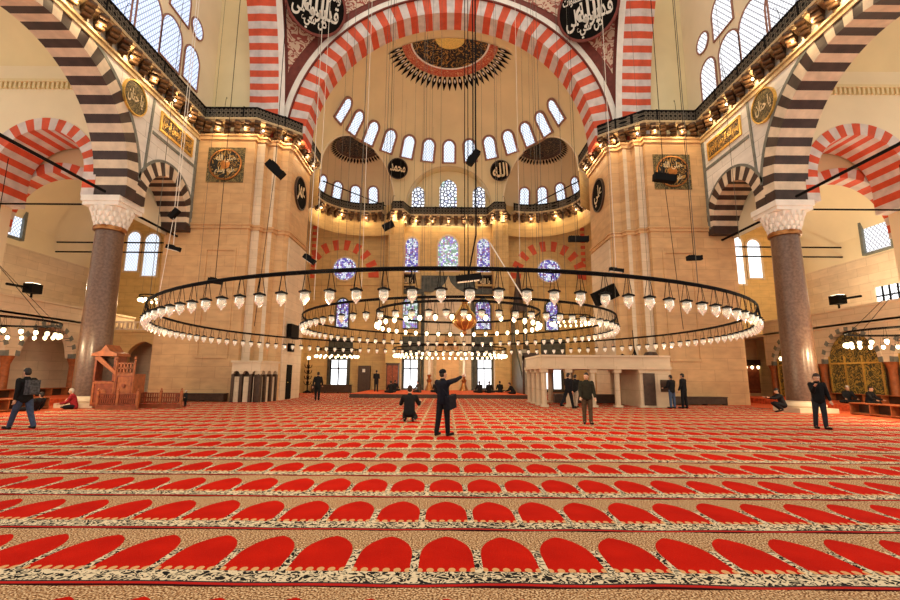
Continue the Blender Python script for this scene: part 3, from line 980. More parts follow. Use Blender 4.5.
for x, w_, lab in ((338, 1.55, 'tall clear lower window at the far left of the qibla wall'), (410, 1.35, 'tall clear lower window left of the prayer niche'), (484, 1.35, 'tall clear lower window right of the prayer niche')):
    p0, p1 = on_y(x, 388, QY), on_y(x, 360, QY)
    a = w_ / 2; z0, z1 = p0.z, p1.z; u = p0.x
    rect = lambda e: [(u - a - e, z0 - e), (u + a + e, z0 - e), (u + a + e, z1 + e), (u - a - e, z1 + e)]
    window(ymap(QY), rect(0), rect(0.28), M['pane_clear'], lab, M['greenm'], depth=0.22, uvo=(u, z0),
           bars=[[(u - 0.05, z0), (u + 0.05, z0), (u + 0.05, z1), (u - 0.05, z1)], [(u - a, z0 + 1.75), (u + a, z0 + 1.75), (u + a, z0 + 1.85), (u - a, z0 + 1.85)], [(u - a, z0), (u - a + .1, z0), (u - a + .1, z1), (u - a, z1)]])
# tympanum windows on the two upper walls
TX = 16.74
for s in (-1, 1):
    mpx = xmap(s, TX)
    if s < 0:
        L = [(191, 66, 0.78, 2.5, 'a'), (171, 41, 0.95, 2.9, 'a'), (147, 14, 1.15, 3.3, 'a'), (197, 29, 0.62, 0, 'r'), (181, -2, 0.95, 2.5, 'a'), (120, -18, 1.2, 3.3, 'a')]
    else:
        L = [(709, 78, 0.78, 2.5, 'a'), (730, 56, 0.95, 2.9, 'a'), (754, 28, 1.15, 3.3, 'a'), (703, 43, 0.62, 0, 'r'), (722, 12, 0.95, 2.5, 'a'), (784, 0, 1.2, 3.3, 'a')]
    nm = ['arched lattice window nearest the pier', 'second arched lattice window from the pier', 'third arched lattice window from the pier', 'round lattice window', 'topmost arched lattice window beside the round one', 'fourth arched lattice window from the pier']
    for (x, y, a, h, kd), q in zip(L, nm):
        p = on_x(x, y, s * TX)
        pm = M['pane_blue'] if s < 0 else M['pane_white']
        lab = f'{q} on the {SIDE[s]} upper wall'
        if kd == 'r': window(mpx, circ(p.y, p.z, a, 28), circ(p.y, p.z, a + 0.1, 28), pm, lab, depth=0.08, uvo=(p.y, p.z))
        else: arched_win(mpx, p.y, p.z - h / 2, h, a, pm, lab, 1.0, 0.10, depth=0.08)

# ------------------------------------------------------------------ aisles
def arcade(b, mp, u0, u1, cents, a, zs, ztop, d0, d1, k=1.0, zbase=None, step=0.1, mat=0):
    n = int((u1 - u0) / step) + 1
    us = [u0 + (u1 - u0) * i / n for i in range(n + 1)]
    R, off = a * k, a * k - a
    lo = []
    for u in us:
        z = zs if zbase is None else zbase
        for c in cents:
            t = abs(u - c)
            if t < a: z = max(z, zs + math.sqrt(max(0, R * R - (t + off) ** 2)))
        lo.append((u, z))
    b.ringprism(lo, [(u, ztop) for u in us], d0, d1, mp, mat, closed=False)


OX, BY = 30.0, 38.5
YN = {-1: 24.0, 1: 25.0}
for s in (-1, 1):
    S = SIDE[s]
    b = MB(); b.box(*sorted((s * OX, s * (OX + 0.5))), YN[s], BY, 0, 10.3)
    o = struct(b, 'wall_%s_outer' % S, M['aisle_stone'], f'grey stone outer wall of the {S} aisle', 'wall')
    b = MB(); b.box(*sorted((s * OX, s * (OX + 0.5))), YN[s], BY, 10.3, 19.5)
    b.build('plaster_zone', M['plaster_pale'], o)
    b = MB(); b.box(*sorted((s * 14.0, s * (OX + 0.5))), BY, BY + 0.5, 0, 20)
    bw = struct(b, 'wall_%s_bay' % S, M['qstone'], f'golden end wall of the {S} aisle beyond the narrow arch', 'wall')
    # transverse wall with red and white arch
    mt = ymap(22.4)
    b = MB()
    us = [18.4 + (OX - 18.4) * i / 120 for i in range(121)]
    lo = [(s * u, (11.9 + math.sqrt(9.0 - (u - 21.3) ** 2)) if abs(u - 21.3) < 2.95 else (10.6 if u < 24.3 else 5.0)) for u in us]
    b.ringprism(lo, [(s * u, 20.0) for u in us], 0.0, -2.0, mt, 0, closed=False)
    tw = struct(b, 'wall_%s_transverse' % S, M['plaster_pale'], f'pale plaster cross wall over the red arch of the {S} aisle', 'wall')
    b = MB(); voussoirs(b, mt, s * 21.3, 11.9, 2.35, 3.0, 0.03, -2.05, 21, stilt=1.3)
    struct(b, 'arch', (M['red'], M['white']), f'red and white arch crossing the {S} aisle behind the column', 'arch')
    m5 = ymap(24.6); NA_, NZ_ = 22.3, 9.9
    b = MB(); us2 = [18.4 + 6 * i / 80 for i in range(81)]
    us2 = [18.4 + 8 * i / 100 for i in range(101)]
    lo = [(s * u, NZ_ + (math.sqrt(max(0, 3.5 ** 2 - (u - NA_) ** 2)) if abs(u - NA_) < 3.5 else 0)) for u in us2]
    b.ringprism(lo, [(s * u, 16.0) for u in us2], 0.0, -0.5, m5, 0, closed=False)
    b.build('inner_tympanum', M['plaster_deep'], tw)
    b = MB(); voussoirs(b, m5, s * NA_, NZ_, 2.95, 3.55, 0.03, -0.9, 21, stilt=0.3)
    struct(b, 'arch', (M['red'], M['white']), f'smaller red and white arch nested behind the one crossing the {S} aisle', 'arch')
    # toothed cornice on the cross wall
    b = MB()
    for i in range(46):
        u = 18.6 + i * 0.25
        b.prism([(s * u, 16.55), (s * (u + 0.13), 16.55), (s * (u + 0.13), 16.9), (s * u, 16.9)], 0.0, 0.14, mt)
    b.prism([(s * 18.4, 16.9), (s * OX, 16.9), (s * OX, 17.05), (s * 18.4, 17.05)], 0.0, 0.2, mt)
    b.build('toothed_cornice', M['plaster'], tw)
    # vaults
    b = MB(); n = 32
    vs = [(s * x, 15.2 + 7.3 * math.cos(PI * i / n), 17.0 + 7.3 * math.sin(PI * i / n) * 0.8) for x in (18.3, OX + 0.4) for i in range(n + 1)]
    b.add(vs, [(i, i + 1, n + 2 + i, n + 1 + i) for i in range(n)])
    struct(b, 'vault', M['plaster'], f'ochre vault above the near bay of the {S} aisle', 'vault', smooth=60)
    b = MB()
    vs = [(s * (24.2 + 6.0 * math.cos(PI * i / n)), y, 10.4 + 6.0 * math.sin(PI * i / n)) for y in (24.4, BY + 0.2) for i in range(n + 1)]
    b.add(vs, [(i, i + 1, n + 2 + i, n + 1 + i) for i in range(n)])
    struct(b, 'vault', M['plaster_pale'], f'pale vault above the far bay of the {S} aisle', 'vault', smooth=60)
    # gallery arcade along the outer aisle
    mg = xmap(s, 24.0)
    pit = 4.6; cols = [20.8, 25.4, 30.0, 34.6]; cents = [c + pit / 2 for c in cols[:-1]]
    b = MB(); arcade(b, mg, 20.6, 35.0, cents, 1.85, 2.55, 5.75, 0, -0.5, 1.05)
    b.box(*sorted((s * 24.0, s * OX)), 22.5, 38.4, 4.75, 4.95)
    g = struct(b, 'gallery', M['stone_pale'], f'pale stone gallery on arches along the {S} outer aisle', 'gallery')
    b = MB(); b.box(*sorted((s * 23.92, s * 24.05)), 20.6, 35, 5.75, 5.88); b.box(*sorted((s * 23.94, s * 24.02)), 20.6, 35, 4.72, 4.82)
    b.build('gallery_moulding', M['stone_pale'], g)
    b = MB()
    for c in cents: voussoirs(b, mg, c, 2.55, 1.85, 2.10, 0.04, -0.3, 21, 1.05)
    b.build('striped_arch_ring', (M['greym'], M['stone_pale']), g)
    for c in cols:
        b = MB(); b.lathe([(0.32, 0), (0.32, 0.2), (0.22, 0.28), (0.2, 2.1), (0.3, 2.4), (0.36, 2.56)], (s * 24.25, c, 0), 16)
        b.build('gallery_column', M['woodl'], g, 40)
    # low carpeted platform in the aisle
    b = MB(); b.box(*sorted((s * 20.2, s * 30)), 12, 34, 0.0, 0.32)
    struct(b, 'floor_%s_platform' % S, M['carpet_plain'], f'low red carpeted platform in the {S} aisle', 'platform')
    # back of the arcade
    if s < 0:
        b = MB(); b.box(-26.6, -26.4, 20, 35, 0.3, 4.7)
        struct(b, 'wall_left_arcade', M['stone_pale'], 'pale wall panels behind the left gallery arches', 'wall')
    else:
        b = MB(); b.box(26.4, 26.6, 20, 35, 0.3, 4.7)
        struct(b, 'wall_right_arcade', M['aisle_stone'], 'dim wall behind the gilt grilles of the right gallery', 'wall')
    # windows of outer wall and bay end wall
    p = on_x(8, 210, -OX) if s < 0 else on_x(878, 226, OX)
    arched_win(xmap(s, OX), p.y, p.z - 1.7, 3.3, 1.0, M['pane_white'] if s > 0 else M['pane'], f'arched lattice window high on the outer wall of the {S} aisle', fr=0.2, fm=M['greym'], depth=0.3)
    if s > 0:
        p = on_x(893, 294, OX)
        z0, z1 = p.z - 0.65, p.z + 0.65
        window(xmap(1, OX), [(p.y - 1.1, z0), (p.y + 1.1, z0), (p.y + 1.1, z1), (p.y - 1.1, z1)], [(p.y - 1.3, z0 - .2), (p.y + 1.3, z0 - .2), (p.y + 1.3, z1 + .2), (p.y - 1.3, z1 + .2)], M['pane_clear'], 'small barred window on the right outer wall above the gallery', M['stone_pale'], depth=0.15, uvo=(p.y, z0),
               bars=[[(p.y + q - .05, z0), (p.y + q + .05, z0), (p.y + q + .05, z1), (p.y + q - .05, z1)] for q in (-0.5, 0.1, 0.6)] + [[(p.y - 1.1, p.z - .05), (p.y + 1.1, p.z - .05), (p.y + 1.1, p.z + .05), (p.y - 1.1, p.z + .05)]])
    for x, y0, y1, a, lab in (((131, 271, 232, 0.55, 'left one of the pair of lattice windows beyond the left narrow arch'), (149, 276, 234, 0.6, 'right one of the pair of lattice windows beyond the left narrow arch')) if s < 0 else
                              ((738, 284, 236, 0.6, 'left one of the pair of bright windows beyond the right narrow arch'), (756, 278, 240, 0.55, 'right one of the pair of bright windows beyond the right narrow arch'))):
        p0, p1 = on_y(x, y0, BY), on_y(x, y1, BY)
        arched_win(ymap(BY), p0.x, p0.z, p1.z - p0.z, a, M['pane'] if s < 0 else M['pane_clear'], lab, 1.05, 0.18, M['stone_pale'])
    # tie rods
    def rod(p, q, lab, r=0.05):
        b = MB(); b.tube([p, q], r, 8); tag(b.build('tie_rod', M['iron']), lab, 'tie rod', 'iron tie rods between the arches')
    rod((s * 17.5, 8.6, 10.72), (s * 17.5, 22.1, 10.72), f'black iron tie rod across the big striped arch on the {S}', 0.075)
    rod((s * 18.6, 23.2, 10.45), (s * 24.6, 23.2, 10.45), f'black iron tie rod from the {S} column out to the aisle', 0.05)
    rod((s * 17.5, 24.3, 10.35), (s * 17.5, 28.5, 10.35), f'black iron tie rod in the narrow striped arch beside the {S} pier', 0.07)
    rod((s * 18.3, 34.0, 11.5), (s * 29.95, 34.0, 11.5), f'upper one of two black tie rods in front of the {S} bay windows', 0.06)
    rod((s * 18.3, 34.0, 10.75), (s * 29.95, 34.0, 10.75), f'lower one of two black tie rods in front of the {S} bay windows', 0.06)

# left bay: crosswise gallery with lattice parapet
b = MB(); arcade(b, ymap(31.8), -24.0, -18.35, [-21.0], 1.2, 2.4, 4.6, 0, -0.4, 1.2, 0.0)
b.box(-24.0, -18.35, 31.7, 34.5, 4.45, 4.6)
g = struct(b, 'gallery', M['qstone'], 'crosswise gallery with pointed arch seen between pulpit and left pier', 'gallery')
b = MB()
for i in range(10):
    u = -24.0 + i * 0.57
    b.ringprism([(u + .06, 4.7), (u + .5, 4.7), (u + .5, 5.1), (u + .06, 5.1)], [(u, 4.6), (u + .57, 4.6), (u + .57, 5.22), (u, 5.22)], 0.0, -0.12, ymap(31.75))
    b.prism([(u + .26, 4.65), (u + .32, 4.65), (u + .32, 5.15), (u + .26, 5.15)], 0, -0.1, ymap(31.75))
b.build('lattice_parapet', M['stone_pale'], g)
b = MB(); b.box(-24, -18.35, 34.1, 34.5, 0, 4.45); b.build('shadowed_back', M['aisle_stone'], g)
# right bay: tall niche, door
p0, p1 = on_y(752, 400, BY), on_y(752, 330, BY)
b = MB(); b.prism(arch_poly(p0.x, 0.0, 4.6, 0.75, 1.2), 0.0, 0.06, ymap(BY))
o = tag(b.build('niche_recess', M['stone']), 'tall pointed blind niche on the right bay wall behind the column', 'niche', None, 'structure')
b = MB(); b.ringprism(arch_poly(p0.x, 0.0, 4.6, 0.75, 1.2), arch_poly(p0.x, 0.0, 4.6, 0.95, 1.2), 0.0, 0.14, ymap(BY)); b.build('niche_frame', M['qstone'], o)

# gilt grilles in the right gallery arches
for i, c in enumerate([23.1, 27.7, 32.3]):
    t = empty('gilt_grille', (24.3, c, 0.32))
    tag(t, ['gilt grille panel right of the slim orange gallery column', 'gilt grille panel just right of the granite column', 'gilt grille panel hidden partly behind the right granite column'][i], 'grille', 'gilt grilles of the right gallery')
    mg = xmap(1, 24.3)
    b = MB(); b.prism(arch_poly(c, 0.32, 2.55, 1.8, 1.05), 0.0, 0.06, mg); b.build('grille_panel', M['grille'], t)
    b = MB()
    for u in (-1.8, -0.6, 0.6, 1.72): b.prism([(c + u, 0.32), (c + u + .08, .32), (c + u + .08, 3.0), (c + u, 3.0)], 0.06, 0.13, mg)
    b.prism([(c - 1.8, 2.5), (c + 1.8, 2.5), (c + 1.8, 2.6), (c - 1.8, 2.6)], 0.06, 0.14, mg)
    b.build('grille_frame', M['gold'], t)

# ------------------------------------------------------------------ qibla wall furniture
b = MB()
m = ymap(QY)
PL = [(-2.35, 2.35, 0.0, 9.3)]
b.prism([(-2.3, 0), (2.3, 0), (2.3, 9.2), (-2.3, 9.2)], 0.0, 0.18, m)
mh = struct(b, 'mihrab', M['stone_pale'], 'tall carved marble prayer niche in the middle of the qibla wall', 'prayer niche')
b = MB(); b.ringprism(arch_poly(0, 0.0, 4.2, 1.05, 1.15), arch_poly(0, 0.0, 4.2, 1.35, 1.15), 0.18, 0.34, m); b.build('niche_frame', M['goldpaint'], mh)
b = MB(); b.prism(arch_poly(0, 0.0, 4.2, 1.05, 1.15), 0.18, 0.2, m)
for r in range(5):
    for i in range(9 - 2 * r if 9 - 2 * r > 1 else 2):
        u = (i - (8 - 2 * r) / 2) * 0.2
        b.lathe([(0.02, 4.1 + r * .27), (0.09, 4.22 + r * .27), (0.1, 4.36 + r * .27), (0, 4.38 + r * .27)], (u, QY - 0.26, 0), 6)
b.build('niche_hollow', M['stone'], mh)
b = MB(); b.prism([(-2.6, 9.6), (2.6, 9.6), (2.6, 11.2), (-2.6, 11.2)], 0.0, 0.22, m); b.build('dark_marble_frieze', M['greenm'], mh)
b = MB(); b.prism([(-2.3, 9.2), (2.3, 9.2), (1.6, 9.5), (0.8, 9.9), (0.25, 10.5), (0.0, 11.2), (-0.25, 10.5), (-0.8, 9.9), (-1.6, 9.5)], 0.22, 0.34, m); b.build('gilt_pediment', M['goldpaint'], mh)
for s in (-1, 1):
    b = MB(); b.lathe([(0.2, 0), (0.2, 0.3), (0.13, 0.4), (0.13, 8.8), (0.22, 9.1), (0.22, 9.3)], (s * 2.35, QY - 0.25, 0), 12); b.build('niche_column', M['greenm'], mh, 40)
    # dark marble surrounds left and right of the niche
    u0 = on_y(411 if s < 0 else 484, 330, QY).x
    b = MB(); b.ringprism([(u0 - 0.95, 5.3), (u0 + .95, 5.3), (u0 + .95, 9.4), (u0 - .95, 9.4)], [(u0 - 1.2, 3.6), (u0 + 1.2, 3.6), (u0 + 1.2, 9.9), (u0 - 1.2, 9.9)], 0.0, 0.12, m)
    b.prism([(u0 - 1.0, 3.5), (u0 + 1.0, 3.5), (u0 + 1.0, 5.2), (u0 - 1.0, 5.2)], 0.0, 0.1, m)
    tag(b.build('marble_surround', M['greenm']), f'dark green marble surround of the stained window on the {SIDE[s]} of the niche', 'surround', None, 'structure')
    u1 = on_y(341 if s < 0 else 553, 345, QY).x
    b = MB(); b.prism([(u1 - 1.15, 3.5), (u1 + 1.15, 3.5), (u1 + 1.15, 5.1), (u1 - 1.15, 5.1)], 0.0, 0.1, m)
    tag(b.build('marble_panel', M['greenm']), f'dark green marble panel under the narrow window at the {SIDE[s]} end of the qibla wall', 'panel', None, 'structure')
p0, p1 = on_y(553, 389, QY), on_y(553, 362, QY); u = p0.x
rect = lambda e: [(u - .75 - e, p0.z - e), (u + .75 + e, p0.z - e), (u + .75 + e, p1.z + e), (u - .75 - e, p1.z + e)]
window(ymap(QY), rect(0), rect(0.28), M['pane_clear'], 'tall clear lower window seen between the columns of the marble tribune', M['greenm'], depth=0.22, uvo=(u, p0.z), bars=[[(u - .05, p0.z), (u + .05, p0.z), (u + .05, p1.z), (u - .05, p1.z)]])

FORMS = {'ا': (0xFE8D, 2), 'ب': (0xFE8F, 4), 'ت': (0xFE95, 4), 'ح': (0xFEA1, 4), 'د': (0xFEA9, 2), 'ر': (0xFEAD, 2), 'س': (0xFEB1, 4), 'ش': (0xFEB5, 4), 'ص': (0xFEB9, 4), 'ض': (0xFEBD, 4),
         'ع': (0xFEC9, 4), 'ق': (0xFED5, 4), 'ك': (0xFED9, 4), 'ل': (0xFEDD, 4), 'م': (0xFEE1, 4), 'ن': (0xFEE5, 4), 'ه': (0xFEE9, 4), 'و': (0xFEED, 2), 'ى': (0xFEEF, 2), 'ي': (0xFEF1, 4), 'ء': (0xFE80, 1)}
def joined(txt):
    """contextual letter shapes, laid out right to left"""
    out = []
    for i, ch in enumerate(txt):
        if ch not in FORMS: out.append(ch); continue
        base, nf = FORMS[ch]
        prev = i > 0 and FORMS.get(txt[i - 1], (0, 1))[1] == 4
        nxt = i + 1 < len(txt) and txt[i + 1] in FORMS and FORMS[txt[i + 1]][1] > 1
        k = 0
        if nf >= 2 and prev: k = 1
        if nf == 4 and nxt: k = 3 if prev else 2
        out.append(chr(base + k))
    return ''.join(out[::-1])


def text_mesh(body, width, mpf, mat, depth=0.02, parent=None, name='lettering', maxh=None):
    c = bpy.data.curves.new('script', 'FONT'); c.body = joined(body); c.resolution_u = 3; c.offset = 0.022
    o = bpy.data.objects.new('script', c); COL.objects.link(o)
    dg = bpy.context.evaluated_depsgraph_get(); dg.update()
    me = bpy.data.meshes.new_from_object(o.evaluated_get(dg))
    bpy.data.objects.remove(o); bpy.data.curves.remove(c)
    xs = [v.co.x for v in me.vertices]; ys = [v.co.y for v in me.vertices]
    cx, cy = (min(xs) + max(xs)) / 2, (min(ys) + max(ys)) / 2
    k = width / (max(xs) - min(xs)); ky = k
    if maxh: ky = min(k * 1.9, maxh / (max(ys) - min(ys)))
    b = MB(); b.add([mpf((v.co.x - cx) * k, (v.co.y - cy) * ky, depth) for v in me.vertices], [tuple(p.vertices) for p in me.polygons])
    bpy.data.meshes.remove(me)
    return b.build(name, mat, parent)


def ray_sphere(x, y, c, R):
    d = V(ray(x, y)).normalized(); o = V((CAMX, 0, EYE)) - V(c)
    bq = o.dot(d); t = -bq + math.sqrt(bq * bq - (o.dot(o) - R * R)); return V((CAMX, 0, EYE)) + d * t


M['script'] = plain('pale_gold_script', (0.74, 0.58, 0.34), 0.5, var=0.15)
M['scriptw'] = plain('silver_white_script', (0.66, 0.62, 0.54), 0.5, var=0.1)

def roundel(mpf, r, words, label, rim=None, disc=None, square=False, ink='script', th=0.10, mid=None):
    root = empty('calligraphy_roundel', mpf(0, 0, 0)); tag(root, label, 'roundel')
    if square:
        b = MB(); b.prism([(-r * 1.12, -r * 1.12), (r * 1.12, -r * 1.12), (r * 1.12, r * 1.12), (-r * 1.12, r * 1.12)], 0.0, th * 0.5, mpf); b.build('square_backing', M['medal'], root)
    b = MB(); b.prism(circ(0, 0, r * 0.93, 40), 0.0, th, mpf); b.build('disc', disc or M['blackp'], root)
    b = MB(); b.ringprism(circ(0, 0, r * 0.92, 40), circ(0, 0, r, 40), 0.0, th * 1.4, mpf); b.build('rim', rim or M['woodd'], root)
    for wd, width, u, w_, h in words:
        text_mesh(wd, width * r, (lambda a, c, d, u=u, w_=w_: mpf(a + u * r, c + w_ * r, d)), M[ink], th * 1.15, root, 'lettering', h * r)
    if mid:
        b = MB(); b.prism(circ(0, 0, r * 0.28, 24), 0, th * 1.1, mpf); b.build('gilt_centre', mid, root)
    return root

# roundels on the semi-dome
for x, y, wd, lab in ((397, 169, 'محمد', 'black calligraphy roundel on the semi-dome left of the centre windows'), (501, 171, 'الله', 'black calligraphy roundel on the semi-dome right of the centre windows')):
    P = ray_sphere(x, y, C1, SR - 0.1); nrm = (C1 - P).normalized(); nrm = (nrm + V((0, -0.5, -0.1))).normalized()
    right = V((0, 0, 1)).cross(-nrm) * -1
    right = (V((0, 0, 1)).cross(nrm))
    roundel(fmap(P + nrm * 0.25, right, nrm.cross(right), nrm), 0.98, [(wd, 1.5, 0, 0.05, 1.35)], lab, ink='script')
# square-backed roundels on the pier fronts
for s, x, y in ((-1, 226, 165), (1, 672, 172)):
    p = on_y(x, y, PY)
    roundel(fmap(p, (1, 0, 0), (0, 0, 1), (0, -1, 0)), 1.08, [('صلى الله', 1.2, 0, 0.38, 0.5), ('عليه وسلم', 1.2, 0, -0.42, 0.5)], f'dark gilt calligraphy roundel on a square at the top of the {SIDE[s]} pier front', M['bronze'], M['goldswirl'], True, mid=M['bronze'])
for s, x, y, wd in ((-1, 300, 194, 'عمر'), (1, 597, 198, 'علي')):
    p = on_x(x, y, s * 10.9)
    roundel(fmap((s * 10.9, 31.8, p.z), (0, -s * -1 * -1 if s > 0 else 1, 0), (0, 0, 1), (-s, 0, 0)), 1.22, [(wd, 1.3, 0, 0, 1.2)], f'tall black calligraphy roundel on the inner flank of the {SIDE[s]} pier')
# medallions and long panels on the marble arcade walls
for s, x, y in ((-1, 134, 96), (1, 765, 108)):
    p = on_x(x, y, s * 16.7)
    rt_ = (0, 1, 0) if s < 0 else (0, -1, 0)
    roundel(fmap((s * 16.7, p.y, 15.95), rt_, (0, 0, 1), (-s, 0, 0)), 0.92, [('يا حنان', 1.3, 0, 0, 0.9)], f'gilt round medallion beside the big striped arch on the {SIDE[s]}', M['gold'], M['medal'])
    root = empty('framed_calligraphy', (s * 16.7, 26.1, 15.9)); tag(root, f'gilt framed calligraphy panel on the marble wall above the {SIDE[s]} narrow arch', 'panel')
    mpx = fmap((s * 16.7, 26.1, 16.0), rt_, (0, 0, 1), (-s, 0, 0))
    R4 = lambda a, c: [(-a, -c), (a, -c), (a, c), (-a, c)]
    b = MB(); b.prism(R4(1.6, 0.52), 0, 0.05, mpx); b.build('backing', M['panel'], root)
    b = MB(); b.ringprism(R4(1.55, 0.47), R4(1.68, 0.6), 0, 0.09, mpx); b.build('gilt_frame', M['gold'], root)
    text_mesh('بسم الله الرحمن الرحيم', 2.9, mpx, M['gold'], 0.06, root, 'lettering', 0.75)
# great pendentive roundels
for s, x, y in ((-1, 316, 4), (1, 588, 9)):
    p = on_y(x, y, AY - 1.5)
    nrm = V((-s * 0.5, -0.8, -0.25)).normalized(); right = V((0, 0, 1)).cross(nrm)
    mpf = fmap(p, right, nrm.cross(right), nrm)
    rr = roundel(mpf, 2.15, [('الله', 0.8, 0, 0.05, 0.9), ('وعلى', 0.72, -0.38, -0.22, 0.7), ('قدير', 0.72, 0.40, -0.22, 0.7), ('كل شيء', 0.85, 0.0, -0.58, 0.6), ('السموات', 0.7, -0.42, 0.42, 0.6), ('والارض', 0.7, 0.42, 0.42, 0.6), ('نور', 0.6, 0, 0.68, 0.4)], f'great black roundel of white script on the {SIDE[s]} pendentive', M['maroon'], M['blackp'], ink='scriptw', th=0.08)
# little framed panels above the stained windows
for x, y, lab in ((408, 281, 'small dark framed calligraphy panel left of the niche top'), (485, 282, 'small dark framed calligraphy panel right of the niche top')):
    p = on_y(x, y, QY)
    root = empty('framed_calligraphy', p); tag(root, lab, 'panel')
    mpf = fmap(p, (1, 0, 0), (0, 0, 1), (0, -1, 0)); R4 = lambda a, c: [(-a, -c), (a, -c), (a, c), (-a, c)]
    b = MB(); b.prism(R4(0.62, 0.6), 0, 0.05, mpf); b.build('backing', M['blackp'], root)
    b = MB(); b.ringprism(R4(0.6, 0.58), R4(0.72, 0.7), 0, 0.09, mpf); b.build('panel_frame', M['woodd'], root)
    text_mesh('يا الله', 0.95, mpf, M['script'], 0.06, root, 'lettering', 0.7)

# raised sanctuary platform
b = MB(); py = on_floor(440, 398.6).y
x0, x1 = on_floor(347, 398.6).x, on_floor(526, 398.6).x
b.box(x0, x1, py, QY, 0, 0.30)
pf = struct(b, 'floor_sanctuary', M['carpet_plain'], 'raised carpeted platform in front of the prayer niche', 'platform')
b = MB(); b.box(x0 - 0.03, x1 + 0.03, py - 0.05, py, 0, 0.29); b.build('platform_riser', M['woodd'], pf)
PLZ = 0.30

# minbar
t = empty('minbar', (6.3, 39.5, 0)); tag(t, 'tall narrow stepped pulpit with pointed cap right of the prayer niche', 'pulpit')
b = MB()
for sx in (5.72, 6.78):
    b.prism([(35.5, 0), (41.5, 0), (41.5, 4.6), (40.0, 4.6), (35.5, 1.0)], sx, sx + 0.12, lambda u, w, d: V((d, u, w)))
b.build('side_wall', M['greenm'], t)
b = MB()
for i in range(14): b.box(5.84, 6.78, 35.7 + i * 0.32, 36.02 + i * 0.32, 0, 0.28 * (i + 1))
b.build('stair', M['stone_pale'], t)
for x, y in ((5.78, 40.1), (6.84, 40.1), (5.78, 41.4), (6.84, 41.4)):
    b = MB(); b.tube([(x, y, 4.5), (x, y, 7.4)], 0.08, 8); b.build('canopy_post', M['greenm'], t)
b = MB(); b.box(5.65, 6.95, 39.95, 41.55, 7.3, 7.7)
b.lathe([(0.5, 7.7), (0.46, 8.2), (0.10, 11.0), (0.02, 11.3)], (6.3, 40.75, 0), 8); b.lathe([(0.0, 11.2), (0.12, 11.35), (0.0, 11.6)], (6.3, 40.75, 0), 8)
b.build('pointed_cap', M['woodd'], t)
b = MB(); b.box(5.6, 7.0, 35.35, 35.6, 0, 0.1)
for x in (5.66, 6.78): b.box(x, x + 0.16, 35.38, 35.55, 0, 3.2)
b.box(5.66, 6.94, 35.38, 35.55, 2.9, 3.4); b.build('portal', M['woodd'], t)

# ------------------------------------------------------------------ marble tribune (right)
TX0, TX1, TY0, TY1 = 5.05, 12.15, 25.5, 30.3
t = empty('tribune', (TX0, TY0, 0)); tag(t, 'low marble muezzin tribune on square columns before the right pier', 'tribune')
b = MB(); b.box(TX0 - 0.12, TX1, TY0 - 0.12, TY1, 2.05, 2.2); b.box(TX0, TX1, TY0, TY1, 2.2, 2.3)
b.build('tribune_floor', M['tribune'], t)
b = MB()
for q in ((TX0, TX1, TY0, TY0 + 0.14), (TX0, TX0 + 0.14, TY0 + 0.14, TY1)): b.box(*q, 2.3, 2.70)
b.box(TX0 - 0.06, TX1, TY0 - 0.06, TY0 + 0.2, 2.70, 2.82); b.box(TX0 - 0.06, TX0 + 0.2, TY0 + 0.2, TY1, 2.70, 2.82)
b.build('parapet', M['tribune'], t)
spots = [(TX0 + 0.16 + 1.34 * i, TY0 + 0.16) for i in range(5)] + [(TX0 + 0.16, TY0 + 0.16 + 1.45 * j) for j in (1, 2, 3)] + [(TX0 + 0.16 + 1.34 * i, TY1 - 0.2) for i in (1, 2, 3, 4)]
proto = None
for x, y in spots:
    if proto is None:
        b = MB(); b.box(-0.2, 0.2, -0.2, 0.2, 0, 0.12); b.lathe([(0.15, 0.12), (0.15, 1.86)], n=8); b.box(-0.2, 0.2, -0.2, 0.2, 1.86, 2.05)
        proto = b.build('tribune_column', M['tribune'], t, 30, local=True); c_ = proto
    else: c_ = copy_obj(proto, t)
    c_.location = V((x, y, 0)) - t.location
b = MB(); b.box(10.45, TX1, TY0 + 0.05, 28.45, 0, 2.05); b.build('solid_end', M['tribune'], t)
b = MB(); b.prism([(10.62, 0.12), (11.25, 0.12), (11.25, 1.85), (10.62, 1.85)], 0.0, 0.06, ymap(TY0 + 0.05)); b.build('small_door', M['woodd'], t)
b = MB(); b.prism([(11.55, 0.85), (12.3, 0.85), (12.3, 1.5), (11.55, 1.5)], 0.0, 0.04, ymap(TY0 + 0.05)); b.build('notice_board', M['woodd'], t)
b = MB(); b.box(TX0 + 1.6, 10.4, TY1 - 0.9, TY1 - 0.5, 0, 0.55); tag(b.build('bench', M['woodd']), 'dark low bench in the shade under the marble tribune', 'bench')
# things on top of the tribune
t = empty('tripod_stand', (10.6, 26.4, 2.3)); tag(t, 'black pointed folded stand on top of the tribune', 'stand')
b = MB(); b.tube([(10.6, 26.4, 2.5), (10.54, 26.4, 4.3)], [0.05, 0.02], 8); b.build('pole', M['iron'], t)
for a in (0.4, 2.5, 4.6):
    b = MB(); b.tube([(10.6, 26.4, 3.2), (10.6 + .35 * math.cos(a), 26.4 + .35 * math.sin(a), 2.31)], 0.025, 6); b.build('leg', M['iron'], t)
b = MB(); b.lathe([(0.0, 0), (0.30, 0.02), (0.34, 0.2), (0.22, 0.42), (0.10, 0.52), (0, 0.54)], (8.9, 27.0, 2.3), 12)
tag(b.build('cushion', plain('red_cloth', (0.5, 0.06, 0.03), 0.8)), 'small red bundle of cloth on top of the tribune', 'cushion')
b = MB(); b.box(9.3, 9.55, 26.9, 27.3, 2.3, 2.7); b.box(9.3, 9.62 + .7, 27.0, 27.4, 2.3, 2.62); b.lathe([(0, 0), (.2, .02), (.22, .25), (0, .4)], (10.2, 27.2, 2.6), 10)
tag(b.build('equipment_case', M['iron']), 'dark equipment case lying on the tribune beside the red bundle', 'case')
